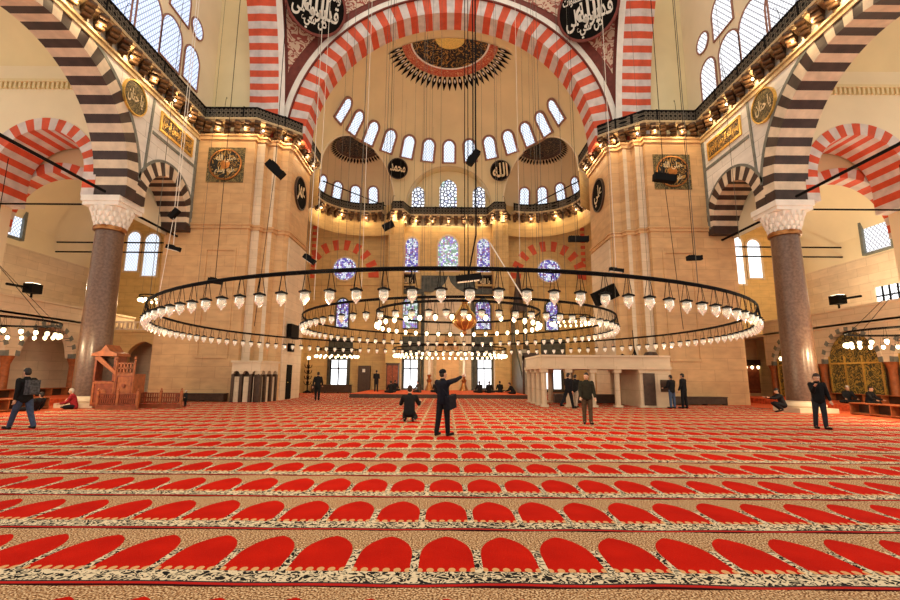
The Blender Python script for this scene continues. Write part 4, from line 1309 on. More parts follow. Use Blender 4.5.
b = MB(); b.lathe([(0.0, 0), (0.42, 0.0), (0.42, 0.55), (0.3, 0.75), (0, .8)], (11.6, 26.6, 2.3), 14)
tag(b.build('covered_drum', M['woodd']), 'dark round covered object at the pier end of the tribune', 'drum')

# ------------------------------------------------------------------ benches, shelves, pulpit, fence, niche cabinet
def bench(x0, x1, y, label, h=0.5, d=0.55):
    t = empty('bench', ((x0 + x1) / 2, y, 0)); tag(t, label, 'bench')
    b = MB(); b.box(x0, x1, y - d, y, h - 0.06, h); b.build('seat', M['woodd'], t)
    b = MB(); b.box(x0 + .05, x1 - .05, y - d + .04, y - d + .08, 0.08, h - .06); b.build('front_board', M['woodd'], t)
    n = max(2, int((x1 - x0) / 1.2))
    for i in range(n + 1):
        x = x0 + .03 + (x1 - x0 - .12) * i / n
        b = MB(); b.box(x, x + .06, y - d + .02, y - .04, 0, h - .06); b.build('leg', M['woodd'], t)
bench(-16.2, -13.35, PY - 0.05, 'dark wooden bench along the foot of the left pier front')
bench(12.9, 16.6, PY - 0.05, 'dark wooden bench along the foot of the right pier front')
bench(-12.6, -8.9, QY - 0.1, 'dark bench under the far left lower window of the qibla wall', 0.75)
bench(-23.8, -22.4, 31.6, 'dark bench beyond the narrow arch on the left')
bench(18.6, 22.5, 38.3, 'dark bench beyond the narrow arch on the right')

for s in (-1, 1):
    t = empty('shoe_shelf', (s * 18.9, 17.5, 0)); tag(t, f'long low wooden shoe shelf along the edge of the {SIDE[s]} aisle', 'shelf')
    X0, X1 = sorted((s * 18.7, s * 19.1)); y0, y1 = 13.0, 22.0
    for z, nm in ((0.05, 'bottom_board'), (0.50, 'top_board')):
        b = MB(); b.box(X0 - 0.03, X1 + 0.03, y0, y1, z, z + 0.045); b.build(nm, M['woodl'], t)
    b = MB(); b.box(*sorted((s * 19.08, s * 19.1)), y0, y1, 0.09, 0.5); b.build('back_board', M['woodd'], t)
    for i in range(10):
        b = MB(); b.box(X0, X1, y0 + (y1 - y0 - .05) * i / 9, y0 + (y1 - y0 - .05) * i / 9 + 0.05, 0.0, 0.5); b.build('divider', M['woodl'], t)
    t = empty('shoe_shelf', (s * 23.6, 24, 0.32)); tag(t, f'second low shelf at the foot of the {SIDE[s]} gallery arches', 'shelf')
    b = MB(); b.box(*sorted((s * 23.4, s * 23.8)), 14, 30, 0.72, 0.77); b.build('top_board', M['woodl'], t)
    b = MB(); b.box(*sorted((s * 23.76, s * 23.8)), 14, 30, 0.32, 0.72); b.build('back_board', M['woodd'], t)
    for i in range(15):
        y = 14 + 15.9 * i / 14
        b = MB(); b.box(*sorted((s * 23.4, s * 23.76)), y, y + 0.07, 0.32, 0.72); b.build('divider', M['woodl'], t)

# sermon pulpit
pyy = 21.9
px = on_y(112, 400, pyy).x - 0.1
t = empty('sermon_pulpit', (px, pyy, 0)); tag(t, 'carved red-brown wooden sermon pulpit with gabled hood beside the left column', 'pulpit')
def lat(b, u0, u1, w0, w1, nu, nw, mp, d0, d1, th=0.02):
    for i in range(nu + 1):
        u = u0 + (u1 - u0) * i / nu; b.prism([(u - th, w0), (u + th, w0), (u + th, w1), (u - th, w1)], d0, d1, mp)
    for i in range(nw + 1):
        w = w0 + (w1 - w0) * i / nw; b.prism([(u0, w - th), (u1, w - th), (u1, w + th), (u0, w + th)], d0, d1, mp)
X = lambda dx: px + dx
b = MB(); b.box(X(0.15), X(1.15), pyy, pyy + 1.0, 0.25, 1.95); b.build('body', M['woodl'], t)
b = MB()
mf = ymap(pyy)
for w0, w1 in ((0.35, 0.65), (0.75, 1.85)):
    b.ringprism([(X(.27), w0 + .06), (X(1.03), w0 + .06), (X(1.03), w1 - .06), (X(.27), w1 - .06)], [(X(.2), w0), (X(1.1), w0), (X(1.1), w1), (X(.2), w1)], 0, 0.04, mf)
b.prism(circ(X(.65), 1.3, .10, 12), 0, .05, mf)
b.build('carved_panel', M['wood'], t)
b = MB(); lat(b, X(.2), X(1.1), 2.0, 2.55, 5, 2, mf, -0.05, 0.0, 0.03); b.build('lattice_front', M['woodl'], t)
for dx in (0.15, 1.15):
    b = MB(); b.tube([(X(dx), pyy, 0), (X(dx), pyy, 2.75)], 0.05, 8); b.lathe([(0, 2.75), (.07, 2.8), (.05, 2.9), (0, 2.95)], (X(dx), pyy, 0), 8); b.build('corner_post', M['woodl'], t)
b = MB(); b.box(X(-1.15), X(0.15), pyy + 0.1, pyy + 1.0, 0.15, 1.55); b.build('side_body', M['wood'], t)
b = MB(); b.ringprism([(X(-1.0), .35), (X(.0), .35), (X(.0), 1.4), (X(-1.0), 1.4)], [(X(-1.1), .25), (X(.1), .25), (X(.1), 1.5), (X(-1.1), 1.5)], 0, .04, ymap(pyy + .1)); b.prism(circ(X(-.5), .9, .18, 12), 0, .03, ymap(pyy + .1)); b.build('side_panel', M['woodl'], t)
b = MB(); b.prism([(X(-1.15), 2.85), (X(-0.85), 2.95), (X(0.15), 2.05), (X(0.15), 1.85)], -0.1, -0.02, mf); b.build('sloping_rail', M['woodl'], t)
for dx in (-1.15, -.1):
    b = MB(); b.box(X(dx), X(dx + .1), pyy + .1, pyy + 1.0, 1.5, 3.0); b.build('hood_post', M['wood'], t)
b = MB(); b.prism([(X(-1.3), 2.95), (X(.15), 2.95), (X(.1), 3.1), (X(-.3), 3.25), (X(-.55), 3.6), (X(-.8), 3.25), (X(-1.25), 3.1)], -1.05, 0.05, mf); b.build('gabled_hood', M['woodl'], t)
b = MB(); b.box(X(-.95), X(-.1), pyy + .5, pyy + .6, 1.55, 2.9); b.build('back_panel', M['woodd'], t)

t.scale = (0.86, 0.86, 0.83)
# wooden railings
def fence(x0, x1, y, label, panels):
    t = empty('wooden_railing', ((x0 + x1) / 2, y, 0)); tag(t, label, 'railing')
    L = (x1 - x0) / panels
    for i in range(panels + 1):
        b = MB(); b.box(x0 + i * L - .05, x0 + i * L + .05, y - .05, y + .05, 0, 0.85); b.lathe([(0, .85), (.06, .9), (0, .98)], (x0 + i * L, y, 0), 8); b.build('post', M['woodl'], t)
    for i in range(panels):
        a, c = x0 + i * L + .05, x0 + (i + 1) * L - .05
        b = MB(); lat(b, a, c, .28, .72, 8, 2, ymap(y), -.03, .03, .025); b.build('lattice_panel', M['wood'], t)
    b = MB(); b.box(x0, x1, y - .07, y + .07, 0, .22); b.build('plinth', M['wood'], t)
fx0, fx1 = on_y(96, 400, 21.2).x, on_y(136, 400, 21.2).x
fence(fx0, fx1, 21.3, 'carved wooden railing in front of the sermon pulpit', 2)
fence(on_y(140, 400, 22.6).x, on_y(181, 400, 22.6).x, 22.6, 'carved wooden railing between the sermon pulpit and the left pier', 2)

# arched marble cabinet wrapped round the left pier corner
t = empty('arched_cabinet', (-12.2, 28.2, 0)); tag(t, 'stone cabinet of six arched recesses at the corner of the left pier', 'cabinet')
HC = 2.45
fa = on_y(229, 404, 27.6).x; fb = on_y(258, 404, 27.6).x
segs = [((fa, 27.6), (fb, 27.6), 3), ((fb, 27.6), (on_y(276, 403, 29.5).x, 29.5), 3)]
for (xa, ya), (xb, yb_), na in segs:
    A_, B_ = V((xa, ya, 0)), V((xb, yb_, 0)); L = (B_ - A_).length; rt_ = (B_ - A_).normalized(); nr = V((rt_.y, -rt_.x, 0))
    mpf = fmap(A_, rt_, (0, 0, 1), nr)
    pw = L / na
    cents = [pw * (i + .5) for i in range(na)]
    b = MB(); arcade(b, mpf, 0, L, cents, pw * 0.36, 1.62, HC - 0.12, 0.0, -0.35, 1.1, None, 0.03)
    b.build('arcaded_front', M['stone_pale'], t)
    b = MB()
    for i in range(na + 1):
        u = min(max(pw * i, pw * .13), L - pw * .13)
        b.prism([(u - pw * .13, 0), (u + pw * .13, 0), (u + pw * .13, 1.66), (u - pw * .13, 1.66)], 0, -0.30, mpf)
    b.build('shelf_pier', M['woodd'], t)
    b = MB()
    for c_ in cents: b.prism([(c_ - pw * .26, 0), (c_ + pw * .26, 0), (c_ + pw * .26, 1.5), (c_ - pw * .26, 1.5)], -0.12, -0.3, mpf)
    b.build('inner_panel', M['stone_pale'], t)
    b = MB(); b.prism([(0, 0), (L, 0), (L, HC - .1), (0, HC - .1)], -0.33, -0.38, mpf); b.build('recess_back', M['woodd'], t)
    b = MB(); b.prism([(-.05, HC - .12), (L + .05, HC - .12), (L + .05, HC), (-.05, HC)], 0.08, -0.6, mpf); b.build('cabinet_top', M['stone_pale'], t)
# dark door and boxes on the left pier flank
b = MB(); b.box(-10.9, -10.78, 31.1, 32.1, 0.02, 2.3); dd = b.build('door_1', M['blackp']); tag(dd, 'narrow dark door on the inner flank of the left pier', 'door', None, 'structure')
b = MB(); b.lathe([(0, 0), (.04, .01), (.04, .05), (0, .06)], (-10.74, 31.25, 1.1), 8); b.build('door_handle', M['gold'], dd)
def speaker(c, dims, rz, tilt, label):
    t = empty('loudspeaker', c); tag(t, label, 'loudspeaker')
    Mx = Matrix.Rotation(rz, 3, 'Z') @ Matrix.Rotation(tilt, 3, 'Y')
    b = MB(); b.obox(c, *dims, Mx); b.build('housing', M['iron'], t)
    b = MB(); b.obox(V(c) + Mx @ V((0, -dims[1] / 2 - .01, 0)), dims[0] * .9, .02, dims[2] * .85, Mx); b.build('front_grille', M['blackp'], t)
    b = MB(); b.tube([V(c) + V((0, .0, 0)), V(c) + V((0, dims[1] * .5 + .2, 0))], .03, 6); b.build('wall_bracket', M['iron'], t)
p = on_x(287, 330, -10.6); speaker((-10.6, 31.3, p.z), (0.3, 1.6, 0.95), 0, 0, 'black loudspeaker high on the inner flank of the left pier')
p = on_x(287, 347, -10.7); speaker((-10.7, 31.3, p.z), (0.3, 0.6, 0.55), 0, 0, 'small black box below the loudspeaker on the left pier flank')
p = on_y(605, 295, 29.0); speaker((p.x, 29.0, p.z), (1.7, 0.4, 0.9), 0.25, -0.45, 'black tilted loudspeaker on the inner corner of the right pier')

# ------------------------------------------------------------------ chandeliers
def chandelier(label, c, R, nl, drop, lampkind, ncab, bar=0.035, top=36.0, spokes=0, group=None, cab_r=0.007, scale=1.0, light=60, nlight=6):
    root = empty('ring_chandelier', c); tag(root, label, 'chandelier', group)
    n = 96
    b = MB(); b.tube([(R * math.cos(2 * PI * i / n), R * math.sin(2 * PI * i / n), 0) for i in range(n)], bar, 8, closed=True)
    b.tube([(R * math.cos(2 * PI * i / n), R * math.sin(2 * PI * i / n), -bar * 1.6) for i in range(n)], bar * .6, 6, closed=True)
    b.build('ring_bar', M['iron'], root, 40, local=True)
    def glass(b, o, k=1.0):
        if lampkind == 'cup':
            b.lathe([(0.070 * k, -0.005), (0.080 * k, -0.04 * k), (0.079 * k, -0.11 * k), (0.056 * k, -0.162 * k), (0.02 * k, -0.19 * k), (0.022 * k, -0.205 * k), (0.0, -0.225 * k)], o, 12)
        else:
            b.lathe([(0.0, 0.02), (0.045 * k, 0.0), (0.075 * k, -0.07 * k), (0.06 * k, -0.14 * k), (0.0, -0.19 * k)], o, 10)
    def cap(b, o, k=1.0):
        b.lathe([(0.0, 0.06 * k), (0.03 * k, 0.045 * k), (0.105 * k, 0.018 * k), (0.108 * k, 0.0), (0.0, -0.002)], o, 12)
    def hang(b, o, k=1.0):
        o = V(o)
        for q in range(3):
            a = 2 * PI * q / 3 + .3
            b.tube([o + V((0.02 * math.cos(a), .02 * math.sin(a), drop)), o + V((.085 * k * math.cos(a), .085 * k * math.sin(a), .012))], 0.006, 4)
    k = scale
    lm = {'cup': M['lampglass'], 'bulb': M['bulb'], 'white': M['bulbw']}[lampkind]
    pos = [V((R * math.cos(2 * PI * (i + .5) / nl), R * math.sin(2 * PI * (i + .5) / nl), -drop)) for i in range(nl)]
    cv = V((CAMX, 0, EYE)) - V(c)
    pos.sort(key=lambda p: (p - cv).length)
    proto = None
    for p in pos[:100]:
        if proto is None:
            b = MB(); glass(b, (0, 0, 0), k); proto = b.build('lamp_glass', lm, root, 60, local=True)
            b = MB(); cap(b, (0, 0, 0), k); b.build('lamp_cap', M['iron'], proto, 60, local=True)
            b = MB(); hang(b, (0, 0, 0), k); b.build('hanger', M['iron'], proto, None, local=True)
            o = proto
        else: o = copy_tree(proto, root)
        o.location = p
    if len(pos) > 100:
        b = MB(); b2 = MB()
        for p in pos[100:]: glass(b, p, k); cap(b2, p, k); hang(b2, p, k)
        o = b.build('far_lamp_glasses', lm, root, 60, local=True); tag(o, kind='stuff')
        o2 = b2.build('far_lamp_caps', M['iron'], o, None, local=True)
    for i in range(ncab):
        a = 2 * PI * (i + .5) / ncab
        b = MB(); b.tube([(R * math.cos(a), R * math.sin(a), 0), (R * math.cos(a), R * math.sin(a), top - c[2])], cab_r, 5); b.build('suspension_cable', M['cable'], root, None, local=True)
    if spokes:
        for i in range(spokes):
            a = 2 * PI * i / spokes
            b = MB(); b.tube([(R * math.cos(a), R * math.sin(a), 0), (0, 0, spokes * 0 + 2.6)], 0.012, 5); b.build('stay_cable', M['iron'], root, None, local=True)
        b = MB(); b.tube([(0, 0, 2.6), (0, 0, top - c[2])], 0.015, 5); b.lathe([(0, 2.4), (.12, 2.5), (.12, 2.7), (0, 2.8)], n=10); b.build('hub', M['iron'], root, None, local=True)
    if light:
        for i in range(nlight):
            a = 2 * PI * (i + .25) / nlight
            ld = bpy.data.lights.new('chandelier_light', 'POINT'); ld.energy = light; ld.color = (1.0, 0.74, 0.42); ld.shadow_soft_size = 0.07
            lo_ = bpy.data.objects.new('chandelier_light', ld); COL.objects.link(lo_)
            lo_.location = V(c) + V((R * math.cos(a), R * math.sin(a), -drop - 0.30))
    return root

chandelier('largest ring chandelier of clear glass lamps hanging lowest over the hall', (-0.05, 16.3, 3.36), 9.1, 124, 0.36, 'cup', 9, 0.024, light=40)
chandelier('middle ring chandelier of glass lamps inside the largest ring', (0.25, 16.9, 3.62), 5.5, 78, 0.36, 'cup', 8, 0.023, light=40)
chandelier('small innermost ring chandelier of bright bulbs around the bronze lamp', (0.25, 17.0, 3.95), 3.0, 36, 0.45, 'bulb', 8, 0.028, scale=0.95, light=60)
chandelier('bright bulb chandelier far back before the prayer niche', (0.15, 36.5, 3.75), 4.4, 54, 0.5, 'bulb', 8, 0.03, scale=1.25, light=70, top=36)
chandelier('bright bulb chandelier far back before the left end of the qibla wall', (-9.0, 37.5, 3.7), 1.7, 22, 0.5, 'bulb', 4, 0.03, scale=1.2, light=40, nlight=3, top=36)
chandelier('small bright chandelier far back before the right rose window', (10.0, 37.5, 6.5), 1.6, 22, 0.5, 'bulb', 4, 0.03, scale=1.2, light=60, nlight=3, top=36)
chandelier('small glowing ring chandelier in the bay beyond the left narrow arch', (-22.2, 34.2, 7.4), 0.95, 18, 0.25, 'bulb', 3, 0.03, top=15, scale=1.2, light=80, nlight=3)
chandelier('ring chandelier of bright bulbs in the left aisle', (-19.0, 18.5, 3.75), 2.55, 30, 0.45, 'bulb', 0, 0.03, top=10.7, spokes=6, scale=1.05, light=160, nlight=4)
chandelier('ring chandelier of bright bulbs in the right aisle', (19.2, 18.5, 3.6), 2.55, 30, 0.45, 'bulb', 0, 0.03, top=10.7, spokes=6, scale=1.05, light=260, nlight=4)
# small hanging lamp on the right bay
t = empty('hanging_lamp', (24.5, 32, 3.2)); P_ = on_y(786, 357, 30.0); t.location = (P_.x, 30.0, P_.z)
tag(t, 'small cluster of two bright bulbs hanging just left of the right column', 'lamp')
c0 = V(t.location)
for dx in (-.35, .1, .5):
    b = MB(); b.lathe([(0, .02), (.07, 0), (.11, -.1), (.08, -.2), (0, -.26)], c0 + V((dx, 0, 0)), 10); b.build('bulb', M['bulb'], t, 60)
b = MB(); b.tube([c0 + V((-.4, 0, .05)), c0 + V((.55, 0, .05))], .02, 6); b.tube([c0 + V((0.05, 0, .05)), c0 + V((0.05, 0, 7.0))], .012, 5); b.build('lamp_arm', M['iron'], t)
t = empty('wall_lamp', (0, 0, 0)); P_ = on_y(752, 366, BY - 0.4); t.location = P_; c0 = V(P_)
tag(t, 'warm strip lamp over the dark door panel on the right bay wall', 'lamp')
for dx in (-.5, 0, .5):
    b = MB(); b.lathe([(0, .02), (.07, 0), (.11, -.1), (.08, -.2), (0, -.26)], c0 + V((dx, 0, 0)), 10); b.build('bulb', M['bulb'], t, 60)
b = MB(); b.box(c0.x - .7, c0.x + .7, c0.y - .05, BY, c0.z + .02, c0.z + .5); b.build('lamp_box', M['woodd'], t)
b = MB(); pd_ = on_y(752, 380, BY)
b.prism([(pd_.x - .8, 0.4), (pd_.x + .8, 0.4), (pd_.x + .8, 3.0), (pd_.x - .8, 3.0)], 0, .08, ymap(BY)); dd = b.build('door_2', M['wood']); tag(dd, 'dark red door panel on the right bay wall under a strip lamp', 'door', None, 'structure')
b = MB(); b.ringprism([(pd_.x - .55, .7), (pd_.x + .55, .7), (pd_.x + .55, 2.7), (pd_.x - .55, 2.7)], [(pd_.x - .65, .6), (pd_.x + .65, .6), (pd_.x + .65, 2.8), (pd_.x - .65, 2.8)], .08, .12, ymap(BY)); b.build('door_moulding', M['woodl'], dd)

# bronze onion lamp in the middle
t = empty('bronze_lamp', (0.47, 16.4, 2.6)); tag(t, 'bulbous bronze lamp hanging at the centre of the ring chandeliers', 'lamp')
zc_ = on_y(460, 335, 16.4).z
b = MB(); b.lathe([(0.0, 0.0), (0.06, 0.02), (0.09, 0.09), (0.05, 0.16), (0.16, 0.20), (0.36, 0.34), (0.43, 0.52), (0.36, 0.72), (0.2, 0.92), (0.1, 1.10), (0.08, 1.18)], (0.47, 16.4, zc_), 28); b.build('onion_body', M['bronze'], t, 60)
b = MB()
for i in range(10):
    a = 2 * PI * i / 10
    b.tube([(0.47 + r * math.cos(a), 16.4 + r * math.sin(a), zc_ + z) for r, z in ((.17, .2), (.37, .34), (.445, .52), (.37, .72), (.21, .92), (.11, 1.1))], .013, 5)
b.build('bronze_rib', M['gold'], t, 60)
b = MB(); b.lathe([(0.08, 1.16), (0.2, 1.22), (0.2, 1.27), (0.07, 1.33), (0.1, 1.4), (0.0, 1.46)], (0.47, 16.4, zc_), 20); b.build('crown', M['gold'], t, 60)
b = MB(); b.tube([(0.47, 16.4, zc_ + 1.4), (0.47, 16.4, 36)], 0.018, 6); b.build('suspension_cable', M['iron'], t)

# ------------------------------------------------------------------ hanging floodlights, ropes
def flood(x, y, Y, label, ln=0.55, w=0.22, roll=0.7, yaw=0.0, pale=False, top=36.0, bottom=None, cab=True, cr_=0.014, cmat=None):
    p = on_y(x, y, Y)
    t = empty('floodlight', p); tag(t, label, 'floodlight')
    Mx = Matrix.Rotation(yaw, 3, 'Z') @ Matrix.Rotation(roll, 3, 'Y')
    b = MB(); b.obox(p, ln, w, w, Mx); b.obox(p + Mx @ V((ln * .52, 0, 0)), ln * .06, w * 1.1, w * 1.1, Mx)
    for q in range(4): b.obox(p + Mx @ V((-ln * .35 + q * ln * .12, 0, w * .55)), .02, w * .9, .06, Mx)
    b.build('housing', M['iron'], t)
    b = MB(); b.obox(p + Mx @ V((0, 0, -w * .52)), ln * .9, w * .85, .02, Mx); b.build('lens', M['whitem'] if pale else M['blackp'], t)
    if cab:
        b = MB(); b.tube([p + V((0, 0, w * .4)), V((p.x, p.y, top))], cr_, 5)
        if bottom is not None: b.tube([p + V((0, 0, -w * .4)), V((p.x + bottom[0], p.y, bottom[1]))], cr_ * .8, 5)
        b.build('cable', M[cmat or 'iron'], t)
flood(275, 169, 17, 'black floodlight hanging in front of the stepped corner of the left pier', .75, .3, .75, bottom=(-0.35, 3.4))
flood(473, 158, 15, 'black floodlight hanging in front of the semi-dome windows', .55, .22, -1.0, cr_=0.022)
flood(664, 178, 17, 'black floodlight hanging in front of the right pier roundel', .8, .28, .12, bottom=(0.3, 3.4))
flood(215, 281, 19, 'flat black floodlight hanging beside the raised panel of the left pier', .55, .2, .15)
flood(694, 258, 19, 'flat black floodlight hanging beside the raised panel of the right pier', .6, .18, -.05)
flood(578, 239, 26, 'black bar light hanging above the right red blind arch', 1.1, .3, 0.0)
flood(468, 278, 14, 'black floodlight with pale lens hung just below the largest ring bar', .75, .2, -.12, pale=True)
flood(309, 259, 20, 'pale faced floodlight hung left of the left rose window', .55, .22, .6, pale=True, cmat='cablew')
flood(616, 270, 20, 'pale faced floodlight hung by the inner corner of the right pier', .6, .16, .12, pale=True, cmat='cablew')
flood(174, 214, 18, 'black floodlight beside the narrow striped arch on the left', .45, .2, -.9, cmat='cablew', bottom=(-0.3, 4.0))
flood(173, 248, 18.2, 'pale faced floodlight on the pale rope left of the left pier', .55, .16, .25, pale=True, cmat='cablew')
flood(388, 226, 24, 'black floodlight hung left of the central stained windows', .6, .3, -.5)
def rope(p, q, label, m='cablew', r=0.02):
    b = MB(); b.tube([p, q], r, 6); tag(b.build('rope', M[m]), label, 'rope', 'hanging ropes and cables')
rope(on_y(490, 243, 14), on_y(528, 305, 14), 'pale slanting rope right of the bronze lamp ending near the ring bar')
rp = on_y(476, 235, 14.5)
rope(V((rp.x, 14.5, 36)), rp, 'thick black cable hanging in front of the right central windows', 'iron', 0.028)
rope(on_y(476, 235, 14.5), on_y(468, 277, 14.5), 'short bent black cable end above the largest ring bar', 'iron', 0.028)
for i, (x, y0, y1, Y) in enumerate(((314, 20, 300, 22), (346, 60, 240, 26), (361, 60, 300, 22), (422, 20, 270, 26), (440, 20, 230, 28), (520, 90, 260, 27), (540, 100, 280, 26), (566, 100, 300, 25))):
    rp = on_y(x, y1, Y)
    rope(V((rp.x, Y, 36)), rp, ['first', 'second', 'third', 'fourth', 'fifth', 'sixth', 'seventh', 'eighth'][i] + ' from the left of the thin vertical ropes before the semi-dome', 'cablew' if i in (0, 2, 5) else 'cable', 0.012)
rope(on_x(400, 190, -5.0), on_y(310, 172, 33), 'thin black bar crossing in front of the left half dome windows', 'iron', 0.04) if False else None

# black floodlights standing on the gallery parapets
for s, x, y, W_, lab in ((-1, 32, 291, 130, 'black floodlight standing on the left gallery parapet'), (1, 838, 299, 650, 'black floodlight standing on the right gallery parapet')):
    p = on_x(x, y, s * 24.3); p.z = 6.45
    t = empty('floodlight', (s * 24.3, p.y, 5.88)); tag(t, lab, 'floodlight')
    b = MB(); b.box(*sorted((s * 24.0, s * 24.55)), p.y - .35, p.y + .35, 6.2, 6.75); b.build('housing', M['iron'], t)
    b = MB(); b.tube([(s * 24.3, p.y, 6.5), (s * 24.3, p.y - 1.6, 6.45)], .07, 8); b.build('arm', M['iron'], t)
    b = MB(); b.tube([(s * 24.3, p.y, 5.8), (s * 24.3, p.y, 6.2)], .06, 8); b.build('stand', M['iron'], t)
    b = MB(); b.box(*sorted((s * 24.1, s * 24.5)), p.y - .28, p.y + .28, 6.75, 6.79); b.build('lens', M['bulbw'], t)
    ld = bpy.data.lights.new('gallery_light', 'POINT'); ld.energy = W_; ld.color = (1.0, 0.86, 0.62); ld.shadow_soft_size = 0.1
    lo_ = bpy.data.objects.new('gallery_light', ld); COL.objects.link(lo_); lo_.location = (s * 25.6, p.y + 1.0, 7.2)
# slanting rails across the half domes
for s, a, c in ((-1, (323, 181), (386, 206)), (1, (579, 181), (529, 207))):
    p, q = on_y(*a, 34.6), on_y(*c, 41.6)
    b = MB(); b.tube([p, q], .05, 8); tag(b.build('tie_rod', M['iron']), f'slanting black rail across the windows of the {SIDE[s]} half dome', 'tie rod', 'iron tie rods between the arches')

# ------------------------------------------------------------------ people
def capsules(segs, voxel, smooth=4):
    """one continuous surface round tapered limbs: remeshed union of capsules and ellipsoids"""
    b = MB()
    for sgm in segs:
        if len(sgm) == 4:
            p, q, r0, r1 = sgm; p, q = V(p), V(q)
            t = (q - p); L = t.length; t = t.normalized() if L > 1e-6 else V((0, 0, 1))
            pts, rs = [], []
            for a in (-88, -60, -30): pts.append(p + t * r0 * math.sin(math.radians(a))); rs.append(max(1e-3, r0 * math.cos(math.radians(a))))
            pts += [p, q]; rs += [r0, r1]
            for a in (30, 60, 88): pts.append(q + t * r1 * math.sin(math.radians(a))); rs.append(max(1e-3, r1 * math.cos(math.radians(a))))
            b.tube(pts, rs, 10)
        else:
            c, rx, ry, rz, Mx = sgm; c = V(c)
            n, m = 14, 10
            vs = [c + Mx @ V((rx * math.sin(PI * j / m) * math.cos(2 * PI * i / n), ry * math.sin(PI * j / m) * math.sin(2 * PI * i / n), rz * math.cos(PI * j / m))) if 0 < j < m else c + Mx @ V((1e-4 * math.cos(2 * PI * i / n), 1e-4 * math.sin(2 * PI * i / n), rz * math.cos(PI * j / m))) for j in range(m + 1) for i in range(n)]
            fs = [(j * n + i, j * n + (i + 1) % n, (j + 1) * n + (i + 1) % n, (j + 1) * n + i) for j in range(m) for i in range(n)]
            fs += [tuple(range(n))[::-1], tuple(m * n + i for i in range(n))]
            b.add(vs, fs)
    o = b.build('tmp', M['skin'])
    md = o.modifiers.new('r', 'REMESH'); md.mode = 'VOXEL'; md.voxel_size = voxel; md.use_smooth_shade = True
    ms = o.modifiers.new('s', 'SMOOTH'); ms.iterations = smooth; ms.factor = 0.5
    dg = bpy.context.evaluated_depsgraph_get(); dg.update()
    me = bpy.data.meshes.new_from_object(o.evaluated_get(dg))
    old = o.data; bpy.data.objects.remove(o); bpy.data.meshes.remove(old)
    return me


I3 = Matrix.Identity(3)
CLOTH = {}
def cloth(c):
    if c not in CLOTH: CLOTH[c] = plain('cloth_%d' % len(CLOTH), c, 0.85, var=0.25, scale=14, spec=0.15)
    return CLOTH[c]


